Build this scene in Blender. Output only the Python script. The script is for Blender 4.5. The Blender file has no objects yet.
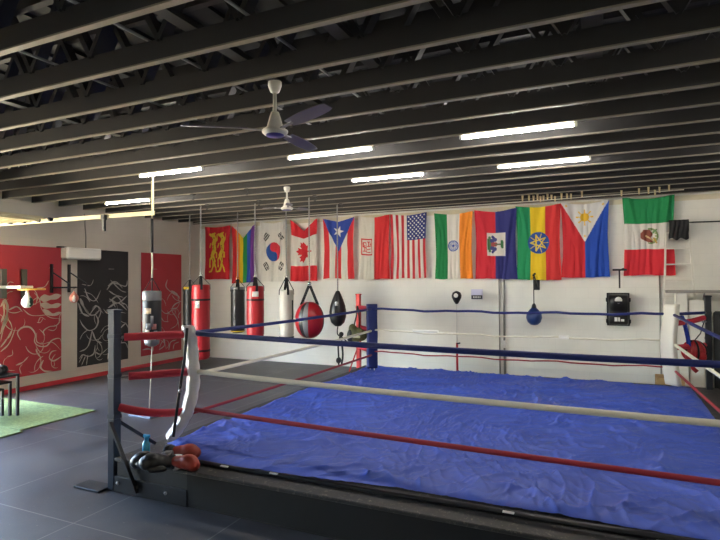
import bpy, math, random
import numpy as np
from mathutils import Vector, Matrix
random.seed(7)
sc = bpy.context.scene
COL = sc.collection
PI = math.pi

# ------------------------------------------------------------------ camera measurement
FPX, YAW, PIT, ROL = 528.0, math.radians(24.4), math.radians(1.12), math.radians(-.41)
EYE = np.array([0, 0, 2.0])
cy_, sy_ = math.cos(YAW), math.sin(YAW)
CF = np.array([-sy_*math.cos(PIT), cy_*math.cos(PIT), math.sin(PIT)])
R0 = np.array([cy_, sy_, 0.]); U0 = np.cross(R0, CF)
CR = R0*math.cos(ROL)+U0*math.sin(ROL); CU = -R0*math.sin(ROL)+U0*math.cos(ROL)
def at(u, v, **k):
    """where the line of sight through a photo point meets a plane of the room (x=, y= or z=)"""
    d = CF+CR*(u-360)/FPX-CU*(v-270)/FPX
    (a, val), = k.items(); i = 'xyz'.index(a)
    return EYE+(val-EYE[i])/d[i]*d

# ------------------------------------------------------------------ materials
def lin(c):
    c = np.asarray(c, float)/255.
    return np.where(c <= .04045, c/12.92, ((c+.055)/1.055)**2.4)
MATS = {}
def mat(name, rgb, rough=.6, metal=0., var=0., vscale=4., bump=0., bscale=40., spec=.5, sheen=0., emit=None, estr=0., coat=0.):
    if name in MATS: return MATS[name]
    m = bpy.data.materials.new(name); m.use_nodes = True
    nt = m.node_tree; b = nt.nodes['Principled BSDF']
    c = tuple(lin(rgb))+(1,)
    b.inputs['Base Color'].default_value = c
    b.inputs['Roughness'].default_value = rough
    b.inputs['Metallic'].default_value = metal
    b.inputs['Specular IOR Level'].default_value = spec
    if sheen: b.inputs['Sheen Weight'].default_value = sheen
    if coat: b.inputs['Coat Weight'].default_value = coat
    tc = nt.nodes.new('ShaderNodeTexCoord')
    if var:
        n = nt.nodes.new('ShaderNodeTexNoise'); n.inputs['Scale'].default_value = vscale; n.inputs['Detail'].default_value = 6
        nt.links.new(tc.outputs['Object'], n.inputs['Vector'])
        r = nt.nodes.new('ShaderNodeMapRange'); r.inputs[1].default_value = .3; r.inputs[2].default_value = .7
        r.inputs[3].default_value = 1-var; r.inputs[4].default_value = 1+var
        nt.links.new(n.outputs[0], r.inputs[0])
        h = nt.nodes.new('ShaderNodeHueSaturation'); h.inputs['Color'].default_value = c
        nt.links.new(r.outputs[0], h.inputs['Value']); nt.links.new(h.outputs[0], b.inputs['Base Color'])
    if bump:
        n = nt.nodes.new('ShaderNodeTexNoise'); n.inputs['Scale'].default_value = bscale; n.inputs['Detail'].default_value = 4
        nt.links.new(tc.outputs['Object'], n.inputs['Vector'])
        bp = nt.nodes.new('ShaderNodeBump'); bp.inputs['Strength'].default_value = bump; bp.inputs['Distance'].default_value = .01
        nt.links.new(n.outputs[0], bp.inputs['Height']); nt.links.new(bp.outputs[0], b.inputs['Normal'])
    if emit is not None:
        b.inputs['Emission Color'].default_value = tuple(lin(emit))+(1,); b.inputs['Emission Strength'].default_value = estr
    MATS[name] = m; return m

def mat_blocks(name, rgb, axis, bw, bh, joint, depth, off=0., lowrgb=None):
    """painted block wall: faint joints and dirt"""
    m = bpy.data.materials.new(name); m.use_nodes = True; nt = m.node_tree; b = nt.nodes['Principled BSDF']
    tc = nt.nodes.new('ShaderNodeTexCoord'); sp = nt.nodes.new('ShaderNodeSeparateXYZ'); cb = nt.nodes.new('ShaderNodeCombineXYZ')
    nt.links.new(tc.outputs['Object'], sp.inputs[0])
    nt.links.new(sp.outputs[axis], cb.inputs[0]); nt.links.new(sp.outputs[2], cb.inputs[1])
    br = nt.nodes.new('ShaderNodeTexBrick'); br.inputs['Scale'].default_value = 1
    br.inputs['Brick Width'].default_value = bw; br.inputs['Row Height'].default_value = bh; br.inputs['Mortar Size'].default_value = joint
    c = lin(rgb)
    br.inputs['Color1'].default_value = tuple(c)+(1,); br.inputs['Color2'].default_value = tuple(c*.985)+(1,); br.inputs['Mortar'].default_value = tuple(c*.94)+(1,)
    nt.links.new(cb.outputs[0], br.inputs[0])
    n = nt.nodes.new('ShaderNodeTexNoise'); n.inputs['Scale'].default_value = 1.3; n.inputs['Detail'].default_value = 7
    nt.links.new(tc.outputs['Object'], n.inputs['Vector'])
    r = nt.nodes.new('ShaderNodeMapRange'); r.inputs[1].default_value = .3; r.inputs[2].default_value = .7; r.inputs[3].default_value = .92; r.inputs[4].default_value = 1.04
    nt.links.new(n.outputs[0], r.inputs[0])
    h = nt.nodes.new('ShaderNodeHueSaturation'); nt.links.new(br.outputs[0], h.inputs['Color']); nt.links.new(r.outputs[0], h.inputs['Value'])
    nt.links.new(h.outputs[0], b.inputs['Base Color'])
    bp = nt.nodes.new('ShaderNodeBump'); bp.inputs['Strength'].default_value = depth; bp.inputs['Distance'].default_value = .01; bp.invert = True
    nt.links.new(br.outputs['Fac'], bp.inputs['Height']); nt.links.new(bp.outputs[0], b.inputs['Normal'])
    b.inputs['Roughness'].default_value = .75
    return m

def mat_floor():
    m = bpy.data.materials.new('rubber_floor'); m.use_nodes = True; nt = m.node_tree; b = nt.nodes['Principled BSDF']
    N = nt.nodes.new; K = nt.links.new
    tc = N('ShaderNodeTexCoord')
    mp = N('ShaderNodeMapping'); mp.inputs['Location'].default_value = (.35, .62, 0); K(tc.outputs['Object'], mp.inputs[0])
    br = N('ShaderNodeTexBrick'); br.offset = 0.; br.inputs['Scale'].default_value = 1; br.inputs['Brick Width'].default_value = 1.22; br.inputs['Row Height'].default_value = 1.83
    br.inputs['Mortar Size'].default_value = .006; br.inputs['Mortar Smooth'].default_value = .3
    br.inputs['Color1'].default_value = tuple(lin((60, 60, 66)))+(1,); br.inputs['Color2'].default_value = tuple(lin((66, 66, 72)))+(1,); br.inputs['Mortar'].default_value = tuple(lin((120, 118, 116)))+(1,)
    K(mp.outputs[0], br.inputs[0])
    n = N('ShaderNodeTexNoise'); n.inputs['Scale'].default_value = 1.1; n.inputs['Detail'].default_value = 9; n.inputs['Roughness'].default_value = .65; K(tc.outputs['Object'], n.inputs['Vector'])
    rp = N('ShaderNodeMapRange'); rp.inputs[1].default_value = .42; rp.inputs[2].default_value = .78; rp.inputs[3].default_value = 0; rp.inputs[4].default_value = .32; K(n.outputs[0], rp.inputs[0])
    mx = N('ShaderNodeMixRGB'); mx.inputs[2].default_value = tuple(lin((146, 144, 146)))+(1,); K(rp.outputs[0], mx.inputs[0]); K(br.outputs[0], mx.inputs[1])
    # small dusty specks
    n2 = N('ShaderNodeTexNoise'); n2.inputs['Scale'].default_value = 34; n2.inputs['Detail'].default_value = 3; K(tc.outputs['Object'], n2.inputs['Vector'])
    r2 = N('ShaderNodeMapRange'); r2.inputs[1].default_value = .69; r2.inputs[2].default_value = .74; r2.inputs[3].default_value = 0; r2.inputs[4].default_value = .5; K(n2.outputs[0], r2.inputs[0])
    m2 = N('ShaderNodeMixRGB'); m2.inputs[2].default_value = tuple(lin((150, 146, 140)))+(1,); K(r2.outputs[0], m2.inputs[0]); K(mx.outputs[0], m2.inputs[1])
    K(m2.outputs[0], b.inputs['Base Color'])
    r3 = N('ShaderNodeMapRange'); r3.inputs[1].default_value = .3; r3.inputs[2].default_value = .7; r3.inputs[3].default_value = .36; r3.inputs[4].default_value = .58; K(n.outputs[0], r3.inputs[0]); K(r3.outputs[0], b.inputs['Roughness'])
    n3 = N('ShaderNodeTexNoise'); n3.inputs['Scale'].default_value = 160; K(tc.outputs['Object'], n3.inputs['Vector'])
    bp = N('ShaderNodeBump'); bp.inputs['Strength'].default_value = .25; bp.inputs['Distance'].default_value = .004; K(n3.outputs[0], bp.inputs['Height']); K(bp.outputs[0], b.inputs['Normal'])
    return m

def mat_attr(name, rough=.8, sheen=.2):
    m = bpy.data.materials.new(name); m.use_nodes = True; nt = m.node_tree; b = nt.nodes['Principled BSDF']
    a = nt.nodes.new('ShaderNodeAttribute'); a.attribute_name = 'dye'
    nt.links.new(a.outputs['Color'], b.inputs['Base Color']); b.inputs['Roughness'].default_value = rough
    b.inputs['Specular IOR Level'].default_value = .25
    # thin cloth lets a little light through
    tr = nt.nodes.new('ShaderNodeBsdfTranslucent'); nt.links.new(a.outputs['Color'], tr.inputs['Color'])
    mx = nt.nodes.new('ShaderNodeMixShader'); mx.inputs[0].default_value = .15
    o = nt.nodes['Material Output']
    nt.links.new(b.outputs[0], mx.inputs[1]); nt.links.new(tr.outputs[0], mx.inputs[2]); nt.links.new(mx.outputs[0], o.inputs[0])
    return m

# ------------------------------------------------------------------ mesh builder
class MB:
    def __init__(s): s.v = []; s.f = []; s.sm = []; s.mi = []; s.cur = 0
    def add(s, vs, fs, smooth=False):
        o = len(s.v); s.v += [tuple(map(float, v)) for v in vs]; s.f += [tuple(i+o for i in f) for f in fs]
        s.sm += [smooth]*len(fs); s.mi += [s.cur]*len(fs); return s
    def box(s, lo, hi, M=None, bev=0.):
        (x0, y0, z0), (x1, y1, z1) = lo, hi
        if bev:
            b = min(bev, (x1-x0)*.45, (y1-y0)*.45, (z1-z0)*.45)
            vs = []; ids = {}
            for i, X in enumerate((x0, x1)):
                for j, Y in enumerate((y0, y1)):
                    for k, Z in enumerate((z0, z1)):
                        sx, sy, sz = (1-2*i)*b, (1-2*j)*b, (1-2*k)*b
                        ids[i, j, k, 'x'] = len(vs); vs.append((X, Y+sy, Z+sz))
                        ids[i, j, k, 'y'] = len(vs); vs.append((X+sx, Y, Z+sz))
                        ids[i, j, k, 'z'] = len(vs); vs.append((X+sx, Y+sy, Z))
            g = lambda i, j, k, a: ids[i, j, k, a]
            fs = [[g(i, 0, 0, 'x'), g(i, 1, 0, 'x'), g(i, 1, 1, 'x'), g(i, 0, 1, 'x')] for i in (0, 1)]
            fs += [[g(0, j, 0, 'y'), g(1, j, 0, 'y'), g(1, j, 1, 'y'), g(0, j, 1, 'y')] for j in (0, 1)]
            fs += [[g(0, 0, k, 'z'), g(1, 0, k, 'z'), g(1, 1, k, 'z'), g(0, 1, k, 'z')] for k in (0, 1)]
            for i in (0, 1):
                for j in (0, 1): fs.append([g(i, j, 0, 'x'), g(i, j, 0, 'y'), g(i, j, 1, 'y'), g(i, j, 1, 'x')])
                for k in (0, 1): fs.append([g(i, 0, k, 'x'), g(i, 0, k, 'z'), g(i, 1, k, 'z'), g(i, 1, k, 'x')])
            for j in (0, 1):
                for k in (0, 1): fs.append([g(0, j, k, 'y'), g(0, j, k, 'z'), g(1, j, k, 'z'), g(1, j, k, 'y')])
            for i in (0, 1):
                for j in (0, 1):
                    for k in (0, 1): fs.append([g(i, j, k, 'x'), g(i, j, k, 'y'), g(i, j, k, 'z')])
        else:
            vs = [(x, y, z) for x in (x0, x1) for y in (y0, y1) for z in (z0, z1)]
            fs = [(0, 1, 3, 2), (4, 6, 7, 5), (0, 4, 5, 1), (2, 3, 7, 6), (0, 2, 6, 4), (1, 5, 7, 3)]
        if M is not None: vs = [M @ Vector(v) for v in vs]
        return s.add(vs, fs)
    def bar(s, a, b, w, h, up=(0, 0, 1), bev=0.):
        a, b = Vector(a), Vector(b); d = b-a; L = d.length; d.normalize(); up = Vector(up)
        if abs(d.dot(up)) > .98: up = Vector((0, 1, 0))
        x = d.cross(up).normalized(); z = x.cross(d)
        M = Matrix((x, d, z)).transposed().to_4x4(); M.translation = a
        return s.box((-w/2, 0, -h/2), (w/2, L, h/2), M, bev)
    def tube(s, pts, r, n=10, cap=True, flat=1., up=(0, 0, 1)):
        pts = [Vector(p) for p in pts]; m = len(pts)
        rr = r if hasattr(r, '__len__') else [r]*m
        vs = []; prev = None
        for i, p in enumerate(pts):
            t = (pts[min(i+1, m-1)]-pts[max(i-1, 0)]).normalized()
            if prev is None:
                u = Vector(up)
                if abs(t.dot(u)) > .95: u = Vector((0, 1, 0)) if abs(t.y) < .9 else Vector((1, 0, 0))
                x = t.cross(u).normalized()
            else:
                x = (prev-t*prev.dot(t)).normalized()
            prev = x; y = t.cross(x)
            for k in range(n):
                a = 2*PI*k/n; vs.append(p+x*(math.cos(a)*rr[i])+y*(math.sin(a)*rr[i]*flat))
        fs = [(i*n+k, i*n+(k+1) % n, (i+1)*n+(k+1) % n, (i+1)*n+k) for i in range(m-1) for k in range(n)]
        if cap: fs += [tuple(range(n-1, -1, -1)), tuple((m-1)*n+k for k in range(n))]
        return s.add(vs, fs, True)
    def lathe(s, prof, c=(0, 0, 0), n=24, M=None, sq=None):
        vs = []
        for r, z in prof:
            for k in range(n):
                a = 2*PI*k/n; rr = max(r, 1e-4)
                vs.append(Vector((rr*math.cos(a), rr*math.sin(a)*(sq or 1), z)))
        if M is not None: vs = [M @ v for v in vs]
        vs = [v+Vector(c) for v in vs]; m = len(prof)
        fs = [(i*n+k, i*n+(k+1) % n, (i+1)*n+(k+1) % n, (i+1)*n+k) for i in range(m-1) for k in range(n)]
        fs += [tuple(range(n-1, -1, -1)), tuple((m-1)*n+k for k in range(n))]
        return s.add(vs, fs, True)
    def ball(s, c, r, n=16, M=None):
        r = r if hasattr(r, '__len__') else (r, r, r)
        S = Matrix.Diagonal((*r, 1)); T = (M @ S) if M is not None else S
        return s.lathe([(math.sin(PI*i/(n//2+2)), -math.cos(PI*i/(n//2+2))) for i in range(n//2+3)], c, n, T)
    def build(s, name, m, parent=None, autosmooth=False):
        me = bpy.data.meshes.new(name); me.from_pydata(s.v, [], s.f)
        me.polygons.foreach_set('use_smooth', s.sm)
        ms = m if isinstance(m, (list, tuple)) else [m]
        for q in ms: me.materials.append(q)
        me.polygons.foreach_set('material_index', s.mi)
        me.update(); me.validate()
        import bmesh
        bm = bmesh.new(); bm.from_mesh(me); bmesh.ops.recalc_face_normals(bm, faces=bm.faces); bm.to_mesh(me); bm.free()
        o = bpy.data.objects.new(name, me); COL.objects.link(o)
        if parent is not None: attach(o, parent)
        return o
def attach(o, parent):
    o.parent = parent; o.matrix_parent_inverse = Matrix.Translation(-Vector(world_loc(parent)))
def world_loc(o):
    l = Vector(o.location)
    if o.parent is not None and o.type == 'EMPTY': l = l
    return l if o.type == 'EMPTY' else Vector((0, 0, 0))
def thing(name, label, cat, loc=(0, 0, 0), group=None):
    o = bpy.data.objects.new(name, None); COL.objects.link(o); o.location = loc; o.empty_display_size = .1
    o['label'] = label; o['category'] = cat
    if group: o['group'] = group
    return o
def tag(o, label, cat, group=None, kind=None):
    o['label'] = label; o['category'] = cat
    if group: o['group'] = group
    if kind: o['kind'] = kind
    return o
def struct(name, mb, m, label=None, parent=None):
    o = mb.build(name, m, parent) if isinstance(mb, MB) else mb
    o['kind'] = 'structure'
    if label: o['label'] = label
    return o
def copy_tree(o, delta, label, newparent=None):
    """copy a thing with its parts (meshes in room coordinates) shifted by delta"""
    r = o.copy(); COL.objects.link(r); r.location = Vector(o.location)+Vector(delta); r['label'] = label
    def rec(a, b):
        for ch in list(a.children):
            c = ch.copy(); COL.objects.link(c); c.parent = b; c.matrix_parent_inverse = ch.matrix_parent_inverse.copy(); rec(ch, c)
    rec(o, r); return r
def arc(p0, p1, sag, n=16):
    p0, p1 = Vector(p0), Vector(p1)
    return [p0.lerp(p1, i/n)-Vector((0, 0, 4*sag*(i/n)*(1-i/n))) for i in range(n+1)]
def smooth_path(pts, n=8):
    pts = [Vector(p) for p in pts]; P = [2*pts[0]-pts[1]]+pts+[2*pts[-1]-pts[-2]]; out = []
    for i in range(1, len(P)-2):
        for k in range(n):
            t = k/n; a, b, c, d = P[i-1:i+3]
            out.append(.5*((2*b)+(c-a)*t+(2*a-5*b+4*c-d)*t*t+(3*b-a-3*c+d)*t**3))
    out.append(pts[-1]); return out
def chain_mesh(mb, a, b, link=.045, r=.0055):
    a, b = Vector(a), Vector(b); d = b-a; n = max(2, int(d.length/(link*.72))); d.normalize()
    x = d.cross(Vector((0.3, 1, 0))).normalized(); y = d.cross(x)
    for i in range(n):
        c = a+(b-a)*((i+.5)/n); u = x if i % 2 else y
        ring = [c+d*(math.cos(t)*link*.5)+u*(math.sin(t)*link*.28) for t in [2*PI*k/8 for k in range(9)]]
        mb.tube(ring, r, 5, cap=False)
    return mb

# value noise
def vnoise(x, y, seed=0):
    def h(i, j):
        n = (i.astype(np.int64)*374761393+j.astype(np.int64)*668265263+seed*974711) & 0x7fffffff
        n = (n ^ (n >> 13))*1274126177 & 0x7fffffff
        return ((n ^ (n >> 16)) & 0xffff)/65535.
    xi, yi = np.floor(x), np.floor(y); fx, fy = x-xi, y-yi
    fx, fy = fx*fx*fx*(fx*(fx*6-15)+10), fy*fy*fy*(fy*(fy*6-15)+10)
    a, b, c, d = h(xi, yi), h(xi+1, yi), h(xi, yi+1), h(xi+1, yi+1)
    return a+(b-a)*fx+(c-a)*fy+(a-b-c+d)*fx*fy
def fbm(x, y, seed=0, o=3):
    return sum(vnoise(x*2**k, y*2**k, seed+k)/2**k for k in range(o))/sum(1/2**k for k in range(o))

# ================================================================== palette
M_black = mat('black_steel', (30, 33, 40), .45, .2, var=.15, bump=.1)
M_blackpaint = mat('black_ceiling_paint', (44, 44, 47), .62, var=.2, vscale=3)
M_truss = mat('truss_paint', (43, 42, 43), .55, var=.15, vscale=2.)
M_bounce_strip = mat('bounce_tinted_paint', (128, 121, 107), .55, var=.1, vscale=2.)  # paler than the truss paint: ground bounce light put into the colour
M_deck = mat('roof_deck_paint', (38, 39, 42), .7, var=.3, vscale=2.)
M_white = mat('white_plastic', (232, 230, 224), .4)
M_whitepaint = mat('white_paint', (225, 222, 212), .5, var=.05)
M_cream = mat('cream_paint', (226, 214, 176), .5, var=.05)
M_chrome = mat('chrome', (200, 200, 200), .25, 1.)
M_galv = mat('galvanised_steel', (150, 150, 150), .4, .8, var=.1)
M_blk_leather = mat('black_leather', (22, 22, 24), .38, bump=.3, bscale=60)
M_red_leather = mat('red_leather', (172, 34, 42), .38, bump=.2, bscale=50)
M_white_leather = mat('white_leather', (205, 200, 188), .42, bump=.3, bscale=40)
M_nylon = mat('black_nylon', (24, 24, 27), .75)
M_blue_rope = mat('blue_rope', (14, 30, 98), .5, bump=.25, bscale=80)
M_white_rope = mat('white_rope', (214, 208, 190), .55, bump=.25, bscale=80)
M_red_rope = mat('red_rope', (140, 26, 42), .5, bump=.25, bscale=80)
M_red_foam = mat('red_sleeve', (186, 42, 60), .6, bump=.3, bscale=50)
M_blue_pad = mat('blue_pad', (16, 32, 96), .45, bump=.2, bscale=30)
M_satin = mat('white_satin', (208, 206, 204), .3, bump=.8, bscale=14)
M_platform = mat('platform_black', (22, 22, 24), .55, var=.3, vscale=5, bump=.2)
M_tape = mat('silver_tape', (120, 121, 125), .45, .3, var=.15)

# ================================================================== ROOM
XL, XR, YB, YN, ZW, ZD = -9.72, 5.2, 11.1, -3.2, 3.49, 4.34
M_wallB = mat_blocks('white_block_wall', (236, 234, 226), 0, .405, .203, .004, .1)
M_wallL = mat_blocks('greige_block_wall', (208, 200, 188), 1, .405, .203, .004, .08)
struct('floor', MB().box((XL-.1, YN-.1, -.12), (XR+.1, YB+.1, 0)), mat_floor(), 'black rubber mat floor with pale dusty seams')
struct('wall_back', MB().box((XL-.2, YB, 0), (XR+.2, YB+.2, 4.5)), M_wallB, 'long white painted block wall behind the row of flags')
wl = MB(); DY0, DY1, DZ = .9, 5.45, 3.05
wl.box((XL-.2, YN, 0), (XL, DY0, 4.5)).box((XL-.2, DY1, 0), (XL, YB, 4.5)).box((XL-.2, DY0, DZ), (XL, DY1, 4.5))
struct('wall_left', wl, M_wallL, 'greige painted side wall with the swirl murals')
struct('wall_right', MB().box((XR, YN, 0), (XR+.2, YB, 4.5)), M_wallB)
wn = MB(); wn.box((XL-.2, YN-.2, 0), (XR+.2, YN, 4.5))
struct('wall_front', wn, M_wallB)
# roof deck with raised ribs
ce = MB(); ce.box((XL-.2, YN-.2, ZD), (XR+.2, YB+.2, ZD+.12))
x = XL+.1
while x < XR:
    ce.box((x, YN, ZD-.035), (x+.05, YB, ZD)); x += .3
struct('ceiling', ce, M_deck, 'black ribbed roof deck above the trusses')
struct('trim_1', MB().box((XL, 5.5, 0), (XL+.012, YB, .085)), mat('red_skirting', (196, 58, 70), .55, var=.1), 'red painted stripe along the foot of the mural wall')
struct('trim_2', MB().box((XL+.0, YB-.02, 3.40), (XR, YB, 3.49)), mat('cream_wall_plate', (214, 205, 180), .6, var=.08), 'cream wall plate along the top of the back wall')
struct('ground', MB().box((-60, -60, -.5), (XL-.1, 60, -.02)).box((XL-.1, -60, -.5), (30, YN-.1, -.02)), mat('sunlit_concrete', (205, 190, 160), .85, var=.1, vscale=.6))

# trusses ----------------------------------------------------------------
TY = [2.155+.543*k for k in range(-2, 17)]
Z0 = 3.50
bay = .66
def web_mesh(sgn):
    m = MB(); dz = 4.18-3.64; m.bar((-sgn*bay*.25, 0, 3.64), (sgn*bay*.25, 0, 4.19), .038, .085, up=(0, 1, 0)); return m
ordn = ['first', 'second', 'third', 'fourth', 'fifth', 'sixth', 'seventh', 'eighth', 'ninth', 'tenth', 'eleventh', 'twelfth', 'thirteenth', 'fourteenth', 'fifteenth', 'sixteenth', 'seventeenth', 'eighteenth', 'nineteenth']
wm = [None, None]
bc = tc_ = lat = None
for i, y in enumerate(TY):
    if y > YB-.1: break
    k = i-2
    n_from_back = 16-k
    lab = 'black roof truss running wall to wall, %s counted from the back wall' % ordn[len([t for t in TY if y < t < YB-.1])]
    t = thing('roof_truss', lab, 'roof truss', (0, y, 0), 'black roof trusses')
    if bc is None:
        o1 = MB().box((XL, -.021, Z0+.012), (XR, .021, Z0+.15)).build('bottom_chord', M_truss); o1.parent = t; bc = o1
        strip_ = MB().box((XL, -.024, Z0), (XR, .024, Z0+.012)).build('bounce_light_strip', M_bounce_strip); strip_.parent = t  # thin pale strip standing for bounced daylight on the chord underside
        o2 = MB().box((XL, -.03, 4.17), (XR, .03, 4.30)).build('top_chord', M_truss); o2.parent = t; tc_ = o2
    else:
        for q in (bc, tc_, strip_):
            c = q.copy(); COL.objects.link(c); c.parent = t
    if k <= 8:
        nb = int((XR-XL)/bay)
        off = (k*.23) % .3
        for j in range(nb):
            for s_ in (0, 1):
                xx = XL+.2+off+(j+.25+.5*s_)*bay
                if xx > XR-.2 : continue
                # only the stretch that can be seen
                w = CF @ (np.array([xx, y, 3.9])-EYE); px = 360+FPX*(CR @ (np.array([xx, y, 3.9])-EYE))/w if w > .2 else 9999
                if not -160 < px < 880: continue
                if wm[s_] is None: o = web_mesh(1 if s_ == 0 else -1).build('web', M_truss); wm[s_] = o
                else: o = wm[s_].copy(); COL.objects.link(o)
                o.parent = t; o.location = (xx, 0, 0)
    else:
        if lat is None:
            m = MB(); nb = int((XR-XL)/bay)
            for j in range(nb):
                for s_ in (-1, 1):
                    xx = XL+.2+(j+.25+(.5 if s_ < 0 else 0))*bay
                    m.bar((xx-s_*bay*.25, 0, 3.64), (xx+s_*bay*.25, 0, 4.19), .038, .085, up=(0, 1, 0))
            lat = m.build('web_lattice', M_truss); lat.parent = t
        else:
            c = lat.copy(); COL.objects.link(c); c.parent = t
# boards lying on the bottom chords, running front to back
for xb, w, lab in ((-4.93, .085, 'brace board across the truss bottoms nearest the mural wall'), (-2.42, .10, 'wide brace board crossing the trusses above the ceiling fan side'),
                   (-1.57, .10, 'brace board crossing the trusses right of the large fan'), (-.02, .13, 'broad brace board crossing the trusses nearest the right side')):
    tag(MB().box((xb-w/2, .9, 3.651), (xb+w/2, YB-.05, 3.69)).build('brace_board', M_truss), lab, 'board', 'brace boards across the trusses')
for xb, lab in ((-3.78, 'thin conduit above the trusses left of the ceiling fan'), (-2.83, 'thin conduit between the brace boards near the ceiling fan'), (-2.0, 'thin conduit just right of the fan rod')):
    tag(MB().tube([(xb, .9, 3.665), (xb+.05, 6.0, 3.665)], .011, 8).build('conduit', M_galv), lab, 'conduit', 'conduits above the trusses')

# ------------------------------------------------------------------ LED tubes
M_led = mat('led_tube', (255, 255, 255), .4, emit=(255, 248, 236), estr=105.)
def tube_light(xc, y, label, z=3.469, L=1.13, proto=[None]):
    if proto[0] is None:
        t = thing('tube_light', label, 'ceiling light', (xc, y, z), 'bare LED tube lights on the trusses')
        proto[0] = (t, xc, y, z)
        MB().box((xc-L/2, y-.007, z+.011), (xc+L/2, y+.007, z+.032), bev=.002).build('housing', M_white, t)
        MB().tube([(xc-L/2+.03, y, z), (xc+L/2-.03, y, z)], .0125, 12).build('tube', M_led, t)
        for s in (-1, 1): MB().box((xc+s*(L/2-.015)-.015, y-.015, z-.015), (xc+s*(L/2-.015)+.015, y+.015, z+.032), bev=.005).build('end_cap', M_white, t)
        return t
    o, a, b, c = proto[0]
    return copy_tree(o, (xc-a, y-b, z-c), label)
tube_light(-5.26, 5.413, 'glowing LED tube over the hanging bag with silver tape')
tube_light(-7.88, 7.042, 'glowing LED tube farthest left, above the mural wall')
tube_light(-2.84, 5.413, 'glowing LED tube just behind the large ceiling fan')
tube_light(-2.76, 7.042, 'glowing LED tube over the bicoloured and star spangled flags')
tube_light(-.74, 5.413, 'glowing LED tube highest on the right half of the ceiling')
tube_light(-.64, 7.042, 'glowing LED tube over the flag with the blue star disc')
for x_, y_ in ((2.6, 1.069), (2.4, 3.784), (2.3, 7.042)):  # extra tubes out of view, added to light the hall
    tube_light(x_, y_, 'unseen LED tube light added to brighten the hall')

# ================================================================== garage door
door = bpy.data.objects.new('door_1', None); COL.objects.link(door); door['kind'] = 'structure'; door['label'] = 'open overhead garage door under the ceiling at the left'
zt = 2.99; yt = 5.5
tr = MB(); tr.bar((-9.7, yt+.12, zt), (-5.85, yt+.2, zt), .03, .05).bar((-9.7, yt+.12, zt+.03), (-5.85, yt+.2, zt+.03), .05, .01)
tr.bar((-9.7, DY0-.1, zt), (-6.0, DY0-.1, zt), .035, .07)
tr.build('track', M_cream, door)
hg = MB(); hg.bar((-5.865, yt+.2, zt-.03), (-5.865, yt+.2, 3.52), .02, .02).build('track_hanger', M_cream, door)
for j in range(2):
    x0 = -9.55+j*.78
    s_ = MB(); s_.box((x0, DY0, zt+.02), (x0+.74, yt+.05, zt+.06), bev=.006)
    for q in range(4): s_.box((x0+.05+q*.19, DY0+.02, zt-.015), (x0+.12+q*.19, yt+.02, zt+.022), bev=.006)
    s_.build('door_section', M_cream, door)
for xr in (-9.35, -8.9, -8.55, -8.2, -7.9):
    MB().tube([(xr, yt+.04, zt+.01), (xr, yt+.1, zt+.01)], .03, 12).build('roller', M_black, door)
cl = thing('track_clamp', 'black clamp hanging from the cream garage door track', 'clamp', tuple(at(104, 218, y=yt+.15)))
c0 = at(104, 218, y=yt+.15)
MB().box((c0[0]-.05, c0[1]-.03, c0[2]-.03), (c0[0]+.04, c0[1]+.03, c0[2]+.05), bev=.01).build('jaw', M_black, cl)
MB().box((c0[0]-.02, c0[1]-.02, c0[2]-.2), (c0[0]+.03, c0[1]+.02, c0[2]), bev=.01).build('handle', M_black, cl)

# ================================================================== murals
def mural(name_label, y0, y1, base, ink, strokes, z0=.27, z1=2.685, blobs=()):
    t = thing('mural_panel', name_label, 'mural', (XL, (y0+y1)/2, z0), 'swirl murals on the side wall')
    MB().box((XL, y0, z0), (XL+.012, y1, z1)).build('panel', base, t)
    m = MB(); X = XL+.0125
    paths = [(smooth_path([Vector((0, *at(u, v, x=XL)[1:])) for u, v in pts], 7), w*.015) for pts, w in strokes]
    rg = random.Random(int(y0*100))
    for k in range(12):
        p = Vector((0, rg.uniform(y0+.12, y1-.12), rg.uniform(z0+.1, 1.75))); h = rg.uniform(0, 2*PI); cv_ = rg.choice((-1, 1))*rg.uniform(2, 4); st = rg.uniform(.035, .06); q = []
        for i in range(12):
            q.append(p.copy()); p = p+Vector((0, math.cos(h), math.sin(h)))*st; h += cv_*st*(1+i*.22)
            if not (y0+.02 < p.y < y1-.02 and z0+.02 < p.z < 1.9): break
        if len(q) > 4: paths.append((smooth_path(q, 3), rg.uniform(.012, .026)))
    for pp, w in paths:
        n = len(pp); vs = []
        for i, p in enumerate(pp):
            d = (pp[min(i+1, n-1)]-pp[max(i-1, 0)]).normalized(); nn = Vector((0, -d.z, d.y))
            q = i/(n-1); ww = w*math.sin(PI*min(1, .08+q*.92))**.8*(.72+.28*math.sin(q*9))
            for s in (-1, 1):
                c = p+nn*(s*ww/2); vs.append((X, min(max(c.y, y0+.003), y1-.003), min(max(c.z, z0+.003), z1-.003)))
        vs2 = vs+[(X+.002, v[1], v[2]) for v in vs]; o = len(vs)
        fs = []
        for i in range(n-1):
            a = 2*i; fs += [(o+a, o+a+1, o+a+3, o+a+2), (a, a+2, o+a+2, o+a), (a+1, o+a+1, o+a+3, a+3)]
        m.add(vs2, fs)
    m.build('swirl_artwork', ink, t)
    return t
def S(s, x0, y0, lst): return [([(x0+a/s, y0+b/s) for a, b in pts], w/s) for pts, w in lst]
M_mred = mat('mural_red', (172, 50, 62), .6, var=.08, vscale=2)
M_mblk = mat('mural_black', (38, 37, 40), .6, var=.1, vscale=2)
M_ink1 = mat('mural_beige', (196, 180, 164), .65, var=.1, vscale=8)
M_ink2 = mat('mural_grey', (172, 168, 165), .65, var=.12, vscale=8)
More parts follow.
